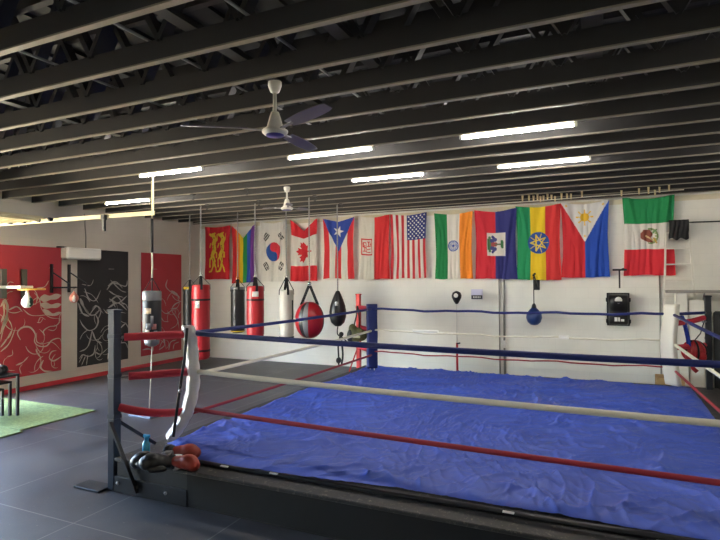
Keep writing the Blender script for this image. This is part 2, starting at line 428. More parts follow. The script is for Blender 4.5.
s1 = S(6.75, 0, 300, [([(0, 350), (60, 290), (105, 180)], 14), ([(0, 320), (45, 260), (85, 190)], 16), ([(0, 230), (30, 140), (50, 60), (40, 0)], 26), ([(5, 150), (25, 90), (15, 0)], 22),
    ([(50, 70), (110, 45), (150, 80)], 16), ([(150, 60), (200, 100), (260, 105), (340, 95)], 10), ([(135, 270), (115, 220), (150, 185), (200, 185), (235, 230), (230, 280), (260, 310), (310, 310), (350, 270), (400, 260), (413, 300)], 18),
    ([(245, 220), (245, 280), (290, 295), (350, 285), (410, 340)], 9), ([(240, 330), (250, 360), (270, 385)], 16), ([(412, 380), (360, 410), (330, 390), (345, 350), (380, 340)], 17), ([(290, 405), (270, 450), (300, 480), (355, 480)], 24),
    ([(300, 240), (290, 210), (330, 180), (380, 170), (412, 120)], 14), ([(320, 200), (360, 205), (380, 180), (360, 165)], 9), ([(45, 382), (80, 370), (80, 335)], 9), ([(105, 440), (150, 420), (190, 380)], 18), ([(245, 150), (270, 150), (290, 120)], 9),
    ([(0, 280), (20, 200), (60, 110)], 8), ([(140, 500), (130, 460), (150, 430)], 8), ([(360, 450), (365, 430), (360, 420)], 8)])
s1 += S(7.71, 0, 255, [([(45, 238), (70, 208), (105, 215)], 12), ([(280, 255), (340, 245), (375, 195)], 15), ([(305, 335), (380, 330), (470, 310)], 95), ([(310, 380), (390, 395), (472, 380)], 80), ([(330, 420), (400, 460), (472, 440)], 55),
    ([(260, 290), (300, 340), (320, 420), (380, 480), (470, 490)], 12), ([(20, 340), (60, 290), (100, 280)], 9), ([(240, 360), (280, 330), (300, 340)], 8), ([(240, 390), (280, 370), (310, 350)], 8), ([(455, 525), (455, 480), (472, 440)], 14), ([(0, 400), (40, 350), (50, 480), (10, 530)], 28),
    ([(290, 520), (310, 480), (350, 500)], 10)])
s1 += [([(48.5, 268), (54, 268.2)], 1.)]
mural('red mural panel with beige swirls, nearest the garage door', 5.78, 7.085, M_mred, M_ink1, s1)
s2 = S(6.75, 60, 300, [([(130, 0), (170, 60), (200, 100), (240, 95), (262, 60), (238, 38), (212, 60)], 17), ([(120, 20), (150, 90), (195, 112)], 24), ([(235, 95), (255, 140), (235, 190), (190, 205), (150, 170), (130, 130)], 19), ([(185, 200), (150, 230), (130, 270)], 10),
    ([(215, 200), (195, 290), (170, 330), (125, 350)], 18), ([(215, 210), (240, 270), (282, 290)], 20), ([(235, 350), (270, 365), (320, 325)], 15), ([(235, 305), (225, 360), (190, 380), (150, 370), (124, 400)], 17), ([(185, 370), (175, 440)], 13), ([(168, 380), (142, 442)], 13), ([(150, 375), (124, 425)], 11),
    ([(270, 220), (300, 180), (340, 170)], 7), ([(350, 10), (372, 50)], 14), ([(410, 20), (440, 30), (458, 60)], 16), ([(405, 190), (440, 160), (458, 190)], 18), ([(400, 290), (440, 290), (458, 330)], 14), ([(318, 400), (325, 350), (335, 330)], 14), ([(290, 60), (320, 90), (380, 80), (450, 90)], 10)])
s2 += S(6, 0, 240, [([(478, 350), (500, 400), (535, 450)], 32), ([(530, 455), (575, 398), (603, 425), (580, 490)], 13), ([(505, 290), (530, 350), (570, 362), (603, 300)], 14), ([(488, 265), (540, 272), (560, 235)], 10), ([(645, 275), (690, 250), (735, 290)], 17), ([(650, 305), (690, 330), (740, 345)], 14), ([(655, 370), (700, 340), (740, 390)], 16), ([(500, 310), (550, 330), (590, 380)], 8)])
s2 += S(4, 0, 180, [([(425, 440), (450, 412), (500, 425), (508, 400)], 12), ([(435, 475), (470, 492), (508, 462)], 14), ([(430, 512), (470, 492), (508, 522)], 14), ([(440, 400), (480, 440), (505, 450)], 8)])
s2 += [([(108, 269), (114, 269.1)], 1.)]
mural('black mural panel with grey swirls, under the air conditioner', 7.44, 8.71, M_mblk, M_ink2, s2)
s3 = S(4.91, 130, 250, [([(182, 145), (175, 180), (205, 210), (245, 232)], 14), ([(200, 200), (225, 215), (243, 240)], 20), ([(250, 250), (215, 270), (205, 300), (230, 340), (240, 390)], 13), ([(205, 295), (175, 312), (150, 290), (145, 250)], 9), ([(235, 345), (225, 370), (195, 388)], 8), ([(250, 300), (235, 320), (238, 335)], 9),
    ([(158, 420), (168, 465), (138, 492)], 15), ([(60, 490), (90, 485), (110, 495), (112, 465)], 15), ([(188, 490), (198, 452), (228, 440)], 14), ([(210, 488), (216, 462), (240, 450)], 11), ([(70, 470), (95, 450), (130, 470)], 10), ([(60, 300), (55, 340), (70, 380)], 9), ([(150, 330), (165, 350), (190, 350)], 8)])
s3 += [([(152, 269), (157, 269.1)], .9)]
mural('red mural panel with grey swirls, nearest the room corner', 9.085, 10.375, M_mred, M_ink2, s3)

# ================================================================== FLAGS
def grid_uv(nu, nv):
    s, t = np.meshgrid(np.linspace(0, 1, nu), np.linspace(0, 1, nv)); return s.ravel(), t.ravel()
def in_poly(x, y, P):
    ins = np.zeros(x.shape, bool); n = len(P)
    for i in range(n):
        x0, y0 = P[i]; x1, y1 = P[(i+1) % n]
        c = ((y0 > y) != (y1 > y)); xx = (x1-x0)*(y-y0)/((y1-y0) if y1 != y0 else 1e-9)+x0
        ins ^= c & (x < xx)
    return ins
def seg(x, y, a, b, w):
    ax, ay = a; bx, by = b; dx, dy = bx-ax, by-ay; L = dx*dx+dy*dy+1e-12
    t = np.clip(((x-ax)*dx+(y-ay)*dy)/L, 0, 1); return np.hypot(x-ax-t*dx, y-ay-t*dy) < w
def star(cx, cy, R, r, n=5, a0=0.):
    return [(cx+(R if i % 2 == 0 else r)*math.sin(a0+PI*i/n), cy-(R if i % 2 == 0 else r)*math.cos(a0+PI*i/n)) for i in range(2*n)]
RED, WHT, BLU, GRN, YEL, ORG = (206, 30, 42), (226, 222, 214), (28, 48, 150), (14, 122, 66), (240, 200, 20), (246, 130, 20)
W_, H_ = .85, 1.45   # cloth in metres; patterns are drawn in (x right, y down)
def base(x, c): C = np.empty((len(x), 3)); C[:] = c; return C
def f_lions(x, y):
    C = base(x, (196, 24, 36)); g = (226, 186, 50)
    for cx in (.27, .56):
        L = [((0, .22), (.07, .34), .06), ((.07, .34), (.02, .46), .065), ((.02, .46), (.05, .62), .06), ((.05, .62), (-.03, .78), .055), ((-.03, .78), (.03, .95), .055), ((.03, .95), (.0, 1.08), .04),
             ((-.05, .24), (-.09, .2), .03), ((.02, .2), (.06, .17), .025), ((.05, .4), (.14, .36), .024), ((.14, .36), (.15, .2), .02), ((.02, .66), (.12, .72), .024), ((.12, .72), (.12, .84), .022), ((-.03, .8), (-.11, .9), .024), ((-.11, .9), (-.1, 1.1), .022),
             ((.03, .98), (.1, 1.14), .026), ((.0, 1.08), (-.06, 1.22), .026), ((-.06, 1.22), (-.12, 1.24), .02), ((.1, 1.14), (.12, 1.24), .022), ((-.08, .46), (-.12, .56), .02)]
        for a, b, w in L: C[seg(x, y, (cx+a[0], a[1]), (cx+b[0], b[1]), w)] = g
        C[np.hypot(x-cx-.03, y-.3) < .02] = (110, 90, 20); C[np.hypot(x-cx, y-.52) < .016] = (110, 90, 20)
        C[seg(x, y, (cx+.01, .56), (cx+.03, .62), .01)] = (120, 96, 20); C[seg(x, y, (cx-.0, .86), (cx+.02, .93), .01)] = (120, 96, 20)
    return C
def f_rainbow(x, y):
    cs = [(214, 30, 38), (240, 120, 30), (240, 204, 30), (30, 140, 60), (36, 74, 180), (104, 46, 140)]
    return np.array(cs, float)[np.clip((x/W_*6).astype(int), 0, 5)]
def f_korea(x, y):
    C = base(x, WHT); cx, cy, R = .44, .72, .235
    a = math.radians(-4); X = (x-cx)*math.cos(a)+(y-cy)*math.sin(a); Y = -(x-cx)*math.sin(a)+(y-cy)*math.cos(a)
    d = np.hypot(X, Y) < R
    red = (X > 0); red = np.where(np.hypot(X, Y+R/2) < R/2, True, red); red = np.where(np.hypot(X, Y-R/2) < R/2, False, red)
    C[d & red] = (206, 36, 52); C[d & ~red] = (24, 68, 150)
    for (tx, ty, ang, pat) in ((.2, .36, -56, (1, 1, 1)), (.68, .36, 56, (0, 1, 0)), (.2, 1.08, 56, (1, 0, 1)), (.68, 1.08, -56, (0, 0, 0))):
        a = math.radians(ang); u = (x-tx)*math.cos(a)+(y-ty)*math.sin(a); v = -(x-tx)*math.sin(a)+(y-ty)*math.cos(a)
        for k in range(3):
            m_ = (abs(v-(k-1)*.045) < .014) & (abs(u) < .1)
            if not pat[k]: m_ &= abs(u) > .012
            C[m_] = (30, 30, 32)
    return C
LEAF = [(0, -1), (.14, -.72), (.32, -.8), (.25, -.36), (.3, -.32), (.5, -.56), (.56, -.42), (.86, -.46), (.76, -.2), (.94, -.06), (.5, .32), (.56, .48), (.06, .42), (.05, .9), (-.05, .9), (-.06, .42), (-.56, .48), (-.5, .32), (-.94, -.06), (-.76, -.2), (-.86, -.46), (-.56, -.42), (-.5, -.56), (-.3, -.32), (-.25, -.36), (-.32, -.8), (-.14, -.72)]
def f_canada(x, y):
    C = base(x, WHT); r = (212, 32, 42); C[(y < .36) | (y > 1.09)] = r
    C[in_poly(x, y, [(.43+.27*q, .74-.29*p) for p, q in [(a, b) for a, b in LEAF]])] = r
    return C
def f_pr(x, y):
    C = base(x, WHT); k = (x/W_*5).astype(int); C[k % 2 == 0] = (212, 38, 46)
    C[in_poly(x, y, [(0, 0), (W_, 0), (W_/2, .8)])] = (36, 62, 158); C[in_poly(x, y, star(.425, .28, .15, .06, 5, PI/2))] = WHT
    return C
def f_stamp(x, y):
    C = base(x, (222, 218, 206)); C[x > .44] = (212, 40, 44); r = (206, 50, 52)
    c = (abs(x-.22) < .155) & (abs(y-.7) < .19); i = (abs(x-.22) < .13) & (abs(y-.7) < .165); C[c & ~i] = r
    for a, b in (((.12, .6), (.2, .6)), ((.12, .6), (.12, .7)), ((.12, .7), (.2, .72)), ((.16, .66), (.16, .8)), ((.12, .8), (.19, .8)), ((.24, .58), (.33, .58)), ((.28, .58), (.28, .68)), ((.24, .68), (.33, .68)), ((.24, .76), (.32, .74)), ((.25, .82), (.32, .82)), ((.33, .62), (.33, .66)), ((.2, .62), (.22, .82))):
        C[seg(x, y, a, b, .011)] = r
    return C
def f_usa(x, y):
    C = base(x, (224, 218, 210)); k = (x/W_*13).astype(int); C[k % 2 == 0] = (200, 34, 48)
    u = (x > W_*6/13) & (y < .58); C[u] = (40, 48, 116)
    for i in range(9):
        for j in range(11):
            if (i+j) % 2 == 0:
                C[np.hypot(x-(W_*6/13+.02+.046*(i+.5)), y-(.02+.0495*(j+.5))) < .0165] = (230, 230, 228)
    return C
def f_india(x, y):
    C = base(x, WHT); C[x < .28] = (16, 118, 60); C[x > .56] = (240, 136, 34); r = np.hypot(x-.42, y-.72); a = np.arctan2(y-.72, x-.42)
    b = (38, 62, 160); C[(r < .125) & (r > .105)] = b; C[r < .03] = b; C[(r < .11) & (np.cos(a*24) > .55)] = b; C[(r < .105) & (r > .06) & (np.cos(a*24) <= .55)] = (190, 196, 214)
    return C
def f_haiti(x, y):
    C = base(x, (204, 32, 48)); C[x > .425] = (36, 40, 112); C[(abs(x-.44) < .2) & (abs(y-.72) < .245)] = (222, 220, 212)
    for a, b, w, c in (((.30, .72), (.42, .72), .05, (150, 60, 60)), ((.30, .58), (.30, .86), .03, (70, 120, 70)), ((.36, .56), (.42, .62), .03, (40, 44, 110)), ((.36, .88), (.42, .82), .03, (40, 44, 110)), ((.42, .72), (.58, .72), .012, (90, 100, 70)), ((.56, .66), (.57, .78), .03, (50, 110, 60)),
                       ((.34, .64), (.42, .62), .04, (50, 56, 120)), ((.34, .8), (.42, .82), .04, (50, 56, 120)), ((.27, .62), (.27, .82), .018, (60, 110, 60))):
        C[seg(x, y, a, b, w)] = c
    return C
def f_ethiopia(x, y):
    C = base(x, (240, 202, 30)); C[x < .27] = (22, 140, 84); C[x > .56] = (214, 44, 46); cx, cy = .43, .72; r = np.hypot(x-cx, y-cy); C[r < .215] = (36, 74, 160)
    yl = (236, 206, 60)
    P = [(cx+.165*math.sin(2*PI*i/5-PI/2), cy-.165*math.cos(2*PI*i/5-PI/2)) for i in range(5)]
    for i in range(5): C[seg(x, y, P[i], P[(i+2) % 5], .011)] = yl
    for i in range(5):
        a = 2*PI*(i+.5)/5-PI/2; C[seg(x, y, (cx+.09*math.sin(a), cy-.09*math.cos(a)), (cx+.19*math.sin(a), cy-.19*math.cos(a)), .007)] = yl
    return C
def f_phil(x, y):
    C = base(x, (206, 34, 44)); C[x > W_/2] = (24, 66, 176); C[in_poly(x, y, [(0, 0), (W_, 0), (W_/2, .76)])] = (228, 226, 222)
    cx, cy = .425, .27; yl = (240, 190, 40); r = np.hypot(x-cx, y-cy); a = np.arctan2(y-cy, x-cx); C[r < .085] = yl; C[(r < .16) & (np.cos(8*a) > .72)] = yl
    for p in ((.1, .06), (.75, .06), (.425, .64)): C[in_poly(x, y, star(*p, .035, .015))] = yl
    return C
def f_mexico(x, y):
    C = base(x, WHT); C[y < .49] = (20, 130, 70); C[y > .97] = (214, 34, 48); cx, cy = .44, .72; r = np.hypot((x-cx)*1, y-cy); a = np.arctan2(y-cy, x-cx)
    C[(r > .125) & (r < .155) & (x > cx-.03)] = (120, 150, 90); C[(r > .1) & (r < .125) & (x > cx) & (np.cos(14*a) > 0)] = (150, 170, 110)
    C[in_poly(x, y, [(.28, .68), (.34, .6), (.44, .6), (.5, .68), (.46, .76), (.52, .84), (.42, .84), (.34, .8), (.29, .76)])] = (130, 60, 46)
    C[seg(x, y, (.38, .72), (.5, .8), .015)] = (210, 180, 130); C[seg(x, y, (.5, .66), (.56, .6), .014)] = (90, 140, 80); C[seg(x, y, (.52, .76), (.56, .84), .016)] = (180, 150, 60)
    return C
M_flag = mat_attr('dyed_flag_cloth')
M_wire = mat('pale_cord', (210, 205, 190), .6)
NU, NV = 86, 140
FL = [('deep red flag with two yellow lions, nearest the room corner', f_lions, 205.5, 231, 227, 279.5, .0, 0), ('rainbow striped flag drooping beside the yellow lion flag', f_rainbow, 232.5, 255.5, 226, 283, .30, 1),
      ('white flag with red and blue disc and black bars', f_korea, 260.5, 287.5, 222, 281.5, .03, 2), ('flag with a red maple leaf between two red bands', f_canada, 291, 318, 220, 281, .26, 3),
      ('flag with blue triangle, white star and red stripes', f_pr, 323.5, 355, 219, 278.5, .06, 4), ('flag half white with a red square stamp, half red', f_stamp, 358.5, 390, 216.5, 279, .02, 5),
      ('flag of many red and white stripes with starry blue canton', f_usa, 390.5, 427, 214.5, 278.5, .02, 6), ('green, white and orange flag with small blue wheel', f_india, 434.5, 473, 213.5, 279, .02, 7),
      ('half red, half navy flag with a white emblem square', f_haiti, 474.5, 517, 210.5, 279, .03, 8), ('green, yellow and red flag with star on blue disc', f_ethiopia, 515.5, 561, 206.5, 279.5, .02, 9),
      ('red and blue flag with yellow sun in white triangle', f_phil, 560.5, 609, 203, 277, .03, 10), ('green, white and red banded flag behind the white ladder', f_mexico, 622, 674.5, 198, 275, .02, 11)]
flagx = []
for lab, fn, u0, u1, v0, v1, dip, sd in FL:
    yb = YB-.075-.012*(sd % 3)
    a = at(u0, v0, y=yb); b = at(u1, v0-(u1-u0)*.065, y=yb); c = at((u0+u1)/2, v1, y=yb)
    s, t = grid_uv(NU, NV)
    C = fn(s*W_, t*H_*1.0)
    nf = fbm(s*5+sd*7.3, t*1.4, 11+sd); nf2 = fbm(s*9+sd*3, t*3, 40+sd)
    Wd = b[0]-a[0]; Xx = a[0]+s*Wd
    pinch = (.035*np.sin(PI*t)*(s-.5)*2*-1)*Wd + .03*(nf2-.5)*Wd*t
    Xx = Xx+pinch
    top = a[2]+(b[2]-a[2])*s*.3
    top = top-.03*np.sin(PI*s)
    bot = c[2]+.03*(fbm(s*2.3+sd, t*0+.5, 5)-.5)*2+(.05*(s-.5) if sd == 1 else 0)
    Zz = top+(bot-top)*t-dip*np.clip(1-abs(2*s-1), 0, 1)**1.2*(1-t)**4
    fold = .055*(nf-.5)*2*(.35+.65*t)+.02*np.sin(s*PI*(6+sd % 4)+t*2+sd)*(.4+.6*t)
    fold += .035*np.exp(-((s-.12-t*.3)/.06)**2)*(1-t*.6)-.03*np.exp(-((s-.9+t*.22)/.05)**2)
    Yy = yb-.02-np.abs(fold)*.9
    v = np.stack([Xx, Yy, Zz], 1)
    idx = np.arange(NU*NV).reshape(NV, NU)
    F = np.stack([idx[:-1, :-1].ravel(), idx[1:, :-1].ravel(), idx[1:, 1:].ravel(), idx[:-1, 1:].ravel()], 1)
    me = bpy.data.meshes.new('flag'); me.from_pydata(v.tolist(), [], F.tolist()); me.polygons.foreach_set('use_smooth', [True]*len(F))
    at_ = me.color_attributes.new('dye', 'FLOAT_COLOR', 'POINT')
    rgba = np.ones((len(C), 4)); rgba[:, :3] = lin(C*.9+23); at_.data.foreach_set('color', rgba.ravel())
    me.materials.append(M_flag); o = bpy.data.objects.new('flag', me); COL.objects.link(o)
    tag(o, lab, 'flag', 'flags hung along the back wall'); flagx.append((Xx.min(), Xx.max()))
# cord the flags are pegged to
tag(MB().tube([tuple(at(u, v, y=10.25)) for u, v in ((192, 223.5), (240, 219.5), (300, 216), (360, 212.5), (450, 206.8), (540, 200.6), (600, 195.8), (640, 193.2), (672, 190.5), (684, 189.6))], .009, 6).build('hanging_cord', M_wire), 'pale cord strung under the trusses above the row of flags, dotted with wooden pegs', 'cord')
M_peg = mat('peg_wood', (222, 206, 160), .6)
pegs = [(522.5, 198), (529, 197.5), (533.5, 198), (537.5, 197), (540.5, 198.5), (543.5, 198), (547.5, 197), (551.5, 197), (555, 198.5), (561.5, 196.5), (567, 196), (571, 196), (582, 194.5), (621.5, 193), (639, 191), (648.5, 190.5), (655, 192.5), (659.5, 189.5), (669, 187.5)]
pk = None
for i, (u, v) in enumerate(sorted(pegs)):
    p = at(u, v, y=10.25); tall = .045 if i % 3 else .06; zc = float(p[2])
    t = thing('clothes_peg', 'wooden clothes peg on the cord, %s from the left' % (ordn+['twentieth', 'twenty-first', 'twenty-second'])[i], 'clothes peg', tuple(p), 'wooden pegs on the flag cord')
    for s in (-1, 1):
        q = MB(); q.bar((p[0]+s*.004, p[1]+s*.005, zc-.055), (p[0]+s*.009, p[1]+s*.013, zc+tall), .016, .009); q.build('peg_half', M_peg, t)

# ================================================================== back wall fittings
M_cond = mat('grey_conduit', (150, 148, 142), .5, .3)
t = thing('wall_conduit', 'pair of grey conduits down the white wall under the navy flag', 'conduit', (-1.83, YB-.03, 0))
for xx in (-1.885, -1.79): MB().tube([(xx, YB-.03, .02), (xx, YB-.03, 3.4)], .022 if xx > -1.85 else .014, 8).build('pipe', M_cond, t)
MB().box((-1.83, YB-.08, .6), (-1.74, YB, .75), bev=.006).build('junction_box', M_white, t)
p = at(477, 294.5, y=YB)
t = thing('notice_sign', 'small white notice with dark strip beside the cobra bag', 'sign', tuple(p))
MB().box((p[0]-.12, YB-.012, p[2]-.1), (p[0]+.12, YB, p[2]+.11)).build('board', mat('notice_paper', (206, 204, 228), .5), t)
q = MB().box((p[0]-.115, YB-.015, p[2]-.095), (p[0]+.115, YB-.012, p[2]-.015))
q.build('dark_strip', mat('sign_dark', (60, 58, 64), .5), t)
q = MB()
for k in range(5): q.box((p[0]-.08+k*.034, YB-.017, p[2]-.07), (p[0]-.06+k*.034, YB-.015, p[2]-.04))
q.build('lettering', M_white, t)
# cobra reflex bag on stand
t = thing('reflex_bag', 'black reflex ball on a thin pole in front of the white wall', 'reflex bag', (-2.66, 10.6, 0))
bx = -2.655
MB().lathe([(.0, 1.5), (.03, 1.51), (.055, 1.55), (.095, 1.63), (.1, 1.68), (.08, 1.735), (.03, 1.765), (0, 1.77)], (bx, 10.6, 0), 20).build('ball', M_blk_leather, t)
MB().lathe([(.045, 0), (.045, .006), (.0, .006)], (0, 0, 0), 16, Matrix.Translation((bx+.01, 10.505, 1.68)) @ Matrix.Rotation(PI/2, 4, 'X')).build('ball_logo', M_white, t)
MB().tube([(bx, 10.6, .7), (bx, 10.6, 1.51)], .009, 8).build('spring_rod', mat('pale_rod', (200, 196, 188), .4), t)
MB().tube([(bx, 10.6, .05), (bx, 10.6, .72)], .024, 10).build('pole', mat('red_pole', (176, 26, 40), .4), t)
MB().lathe([(.26, 0), (.28, .02), (.27, .05), (.1, .09), (.04, .11), (0, .11)], (bx, 10.6, 0), 24).build('base', M_blk_leather, t)
MB().tube([(bx, 10.58, .7), (bx+.07, 10.56, .72)], .015, 8).build('clamp_knob', M_black, t)
# blue teardrop bag on bracket
t = thing('teardrop_bag', 'blue teardrop ball hanging from a wall bracket under the star disc flag', 'punch bag', (-1.17, 10.75, 1.1))
MB().lathe([(.0, 1.1), (.07, 1.115), (.125, 1.17), (.15, 1.25), (.14, 1.33), (.09, 1.4), (.04, 1.45), (.02, 1.48)], (-1.17, 10.75, 0), 24).build('ball', mat('blue_leather', (22, 52, 110), .35), t)
MB().lathe([(.05, 1.44), (.035, 1.5), (.012, 1.53)], (-1.17, 10.75, 0), 12).build('cap', M_blk_leather, t)
MB().tube([(-1.17, 10.75, 1.5), (-1.17, 10.75, 2.05)], .009, 6).build('cord', M_nylon, t)
b = thing('wall_bracket', 'black wall bracket holding the blue teardrop ball', 'bracket', (-1.17, YB, 2.0))
MB().bar((-1.17, YB, 2.12), (-1.17, 10.7, 2.07), .03, .03).build('arm', M_black, b)
MB().bar((-1.13, YB, 1.82), (-1.16, 10.78, 2.06), .022, .022).build('strut', M_black, b)
MB().box((-1.21, YB-.012, 1.78), (-1.09, YB, 2.18), bev=.004).build('wall_plate', M_black, b)
# T bracket
b = thing('wall_bracket', 'empty black T shaped bracket right of the sun flag', 'bracket', (.33, YB, 2.0))
MB().bar((.22, YB-.2, 2.16), (.46, YB-.2, 2.16), .035, .035).build('crossbar', M_black, b)
MB().bar((.335, YB-.2, 2.16), (.335, YB-.2, 1.82), .028, .028).build('drop_rod', M_black, b)
MB().bar((.335, YB-.2, 2.15), (.46, YB, 2.2), .025, .025).build('arm', M_black, b)
# wall mounted uppercut bag
t = thing('wall_punch_pad', 'black wall mounted punch pad with round white logo', 'punch pad', (.31, YB, 1.1))
X0, X1, Zb, Zt = .145, .475, 1.13, 1.70
m = MB()
prof = [(YB-.02, Zb), (YB-.16, Zb+.01), (YB-.26, Zb+.06), (YB-.2, Zb+.2), (YB-.22, Zb+.3), (YB-.3, Zb+.42), (YB-.27, Zb+.55), (YB-.12, Zt), (YB-.02, Zt)]
for xs in (0,):
    n = len(prof); cols = [(X0, .75), (X0+.03, .95), (X0+.1, 1.), (X1-.1, 1.), (X1-.03, .95), (X1, .75)]
    vs = [(xx, YB-.02+(y_-(YB-.02))*k_, z_) for xx, k_ in cols for y_, z_ in prof]
    fs = [(i*n+j, i*n+j+1, (i+1)*n+j+1, (i+1)*n+j) for i in range(len(cols)-1) for j in range(n-1)]+[tuple(range(n)), tuple((len(cols)-1)*n+j for j in range(n))]
    m.add(vs, fs, True)
m.build('pad', M_blk_leather, t)
MB().box((X0-.03, YB-.02, Zb-.02), (X1+.03, YB, Zt+.03), bev=.005).build('back_board', M_black, t)
MB().lathe([(.062, 0), (.062, .006), (0, .006)], (0, 0, 0), 24, Matrix.Translation((.31, YB-.285, 1.6)) @ Matrix.Rotation(PI/2-.1, 4, 'X')).build('round_logo', M_white, t)
m = MB(); m.box((.24, YB-.262, 1.21), (.29, YB-.25, 1.28)).box((.3, YB-.262, 1.21), (.33, YB-.25, 1.28)).box((.345, YB-.262, 1.21), (.4, YB-.25, 1.25))
m.build('lettering', M_white, t)
for zz in (1.2, 1.6):
    for xx in (X0-.045, X1+.005): MB().box((xx, YB-.1, zz-.04), (xx+.04, YB-.02, zz+.04), bev=.01).build('clip', M_black, t)
# ladder, shelf, bits at the right
t = thing('ladder', 'white ladder leaning against the back wall beside the last flag', 'ladder', (1.1, 10.7, 0))
for (xa, xb_) in ((1.0, 1.10), (1.62, 1.44)):
    MB().bar((xa, 10.88, 0), (xb_, YB-.20, 3.0), .03, .05, bev=.005).build('rail', M_whitepaint, t)
for k in range(10):
    f = (.25+k*.285)/3.0; MB().bar((1.0+.10*f+.01, 10.88+.02*f, 3*f), (1.62-.18*f-.01, 10.88+.02*f, 3*f), .06, .025, bev=.004).build('rung', M_whitepaint, t)
o = MB()
nx, nz = 16, 14
vs = [(1.14+.30*i/nx, YB-.265-.014*math.sin(i*1.7+j*.4)-.01*math.sin(i*.6), 3.03-(.34-.02*math.sin(i*.8))*j/nz) for j in range(nz+1) for i in range(nx+1)]
fs = [(j*(nx+1)+i, j*(nx+1)+i+1, (j+1)*(nx+1)+i+1, (j+1)*(nx+1)+i) for j in range(nz) for i in range(nx)]
o.add(vs, fs, True); o = o.build('cloth', M_nylon); md = o.modifiers.new('thick', 'SOLIDIFY'); md.thickness = .01
tag(o, 'black cloth draped over the top of the white ladder', 'cloth')
t = thing('wall_shelf', 'long grey wall shelf right of the white ladder', 'shelf', (2.0, YB, 1.75))
MB().box((1.06, 10.62, 1.74), (3.4, 10.84, 1.79), bev=.004).build('board', mat('grey_shelf', (150, 146, 138), .5), t)
for xx in (1.65, 2.6): MB().bar((xx, YB, 1.5), (xx, 10.8, 1.735), .02, .02).build('support', M_galv, t)
tag(MB().tube([(1.45, YB-.03, 3.0), (3.6, YB-.03, 2.97)], .012, 8).build('wall_rod', M_black), 'thin dark rod high on the wall right of the ladder', 'rod')
t = thing('slim_cabinet', 'tall cream cabinet unit below the grey shelf', 'cabinet', (1.3, 10.84, 0))
MB().box((1.2, 10.66, 0), (1.38, 10.82, 1.735), bev=.006).build('box', M_whitepaint, t)
MB().box((1.4, 10.7, 0), (1.62, 10.82, 1.62), bev=.006).build('side_channel', M_whitepaint, t)
tag(MB().tube([(1.0, YB-.03, .0), (1.0, YB-.03, 2.06)], .014, 8).build('wall_pipe', M_cond), 'thin grey pipe on the wall behind the white ladder', 'pipe')
# dark equipment at right edge
t = thing('equipment_rack', 'black cloth covered rack at the far right edge', 'rack', (2.6, 10.5, 0))
MB().box((1.79, 10.35, .0), (3.2, 10.95, 1.42), bev=.03).build('cover', mat('black_cover', (20, 20, 23), .8, bump=.5, bscale=5), t)
for zz in (.86, .92, .98): MB().box((1.85, 10.335, zz), (2.9, 10.35, zz+.022)).build('white_stripe', M_white, t)
# small storage below ladder behind the ring
t = thing('cardboard_box', 'tan cardboard box on the floor behind the white corner pad', 'box', (1.1, 10.2, 0))
MB().box((.85, 10.1, 0), (1.25, 10.5, .34), bev=.004).build('carton', mat('cardboard', (176, 142, 96), .8, var=.1), t)
MB().box((1.03, 10.095, 0.0), (1.07, 10.505, .344)).build('tape', mat('parcel_tape', (200, 172, 120), .4), t)

# ================================================================== bags
def heavy_bag(x, y, zb, zt, r, M_body, label, M_top=None, straps=4, hook=3.5, bands=(), group='heavy bags hanging before the back wall', cap=.1, strap_h=.17, patch=None):
    t = thing('heavy_bag', label, 'punch bag', (x, y, zb), group)
    prof = [(0, zb), (r*.7, zb+.005), (r*.93, zb+.03), (r, zb+.08)]+[(r*(1+.012*math.sin(k*2.1)), zb+.08+(zt-zb-.16)*k/8) for k in range(1, 9)]+[(r, zt-.05), (r*.96, zt-.015), (r*.85, zt), (0, zt)]
    MB().lathe(prof, (x, y, 0), 28).build('body', M_body, t)
    if M_top: MB().lathe([(r*1.0, zt-cap), (r*1.018, zt-cap+.004), (r*1.018, zt-.02), (r*.97, zt)], (x, y, 0), 28).build('top_band', M_top, t)
    for (z0, z1, mm) in bands: MB().lathe([(r*1.0, z0), (r*1.02, z0+.004), (r*1.02, z1-.004), (r*1.0, z1)], (x, y, 0), 28).build('band', mm, t)
    for k in range(straps):
        a = PI/4+k*2*PI/straps; c, s = math.cos(a), math.sin(a)
        MB().bar((x+r*1.02*c, y+r*1.02*s, zt-.1), (x+r*1.0*c, y+r*1.0*s, zt), .045, .008, up=(c, s, 0)).bar((x+r*1.0*c, y+r*1.0*s, zt-.005), (x+.012*c, y+.012*s, zt+strap_h), .05, .008, up=(c, s, .5)).build('strap', M_nylon, t)
    MB().tube([(x+.03*math.cos(a), y, zt+strap_h+.02+.03*math.sin(a)) for a in [2*PI*k/12 for k in range(13)]], .007, 6).build('ring', M_chrome, t)
    chain_mesh(MB(), (x, y, zt+strap_h+.05), (x, y, hook)).build('chain', M_galv, t)
    if patch: 
        (pz, ph, pw, mm, an) = patch
        m = MB(); n = 6; vs = []
        for j in (0, 1):
            for i in range(n+1):
                a = an+(i/n-.5)*pw/r; vs += [(x+(r*1.025)*math.cos(a), y+(r*1.025)*math.sin(a), pz+ph*j)]
        m.add(vs, [(i, i+1, n+2+i, n+1+i) for i in range(n)], True); o = m.build('label_patch', mm, t); md = o.modifiers.new('t', 'SOLIDIFY'); md.thickness = .003
    return t
def face_cam(x, y): return math.atan2(-y, -x)
M_yel = mat('yellow_trim', (214, 180, 50), .5); M_dk = mat('dark_band', (60, 12, 18), .5)
fc = face_cam(-7.2, 8.2)
heavy_bag(-8.4, 9.24, .9, 1.88, .145, M_blk_leather, 'black heavy bag with yellow rim, behind the tall red one', M_yel, cap=.05)
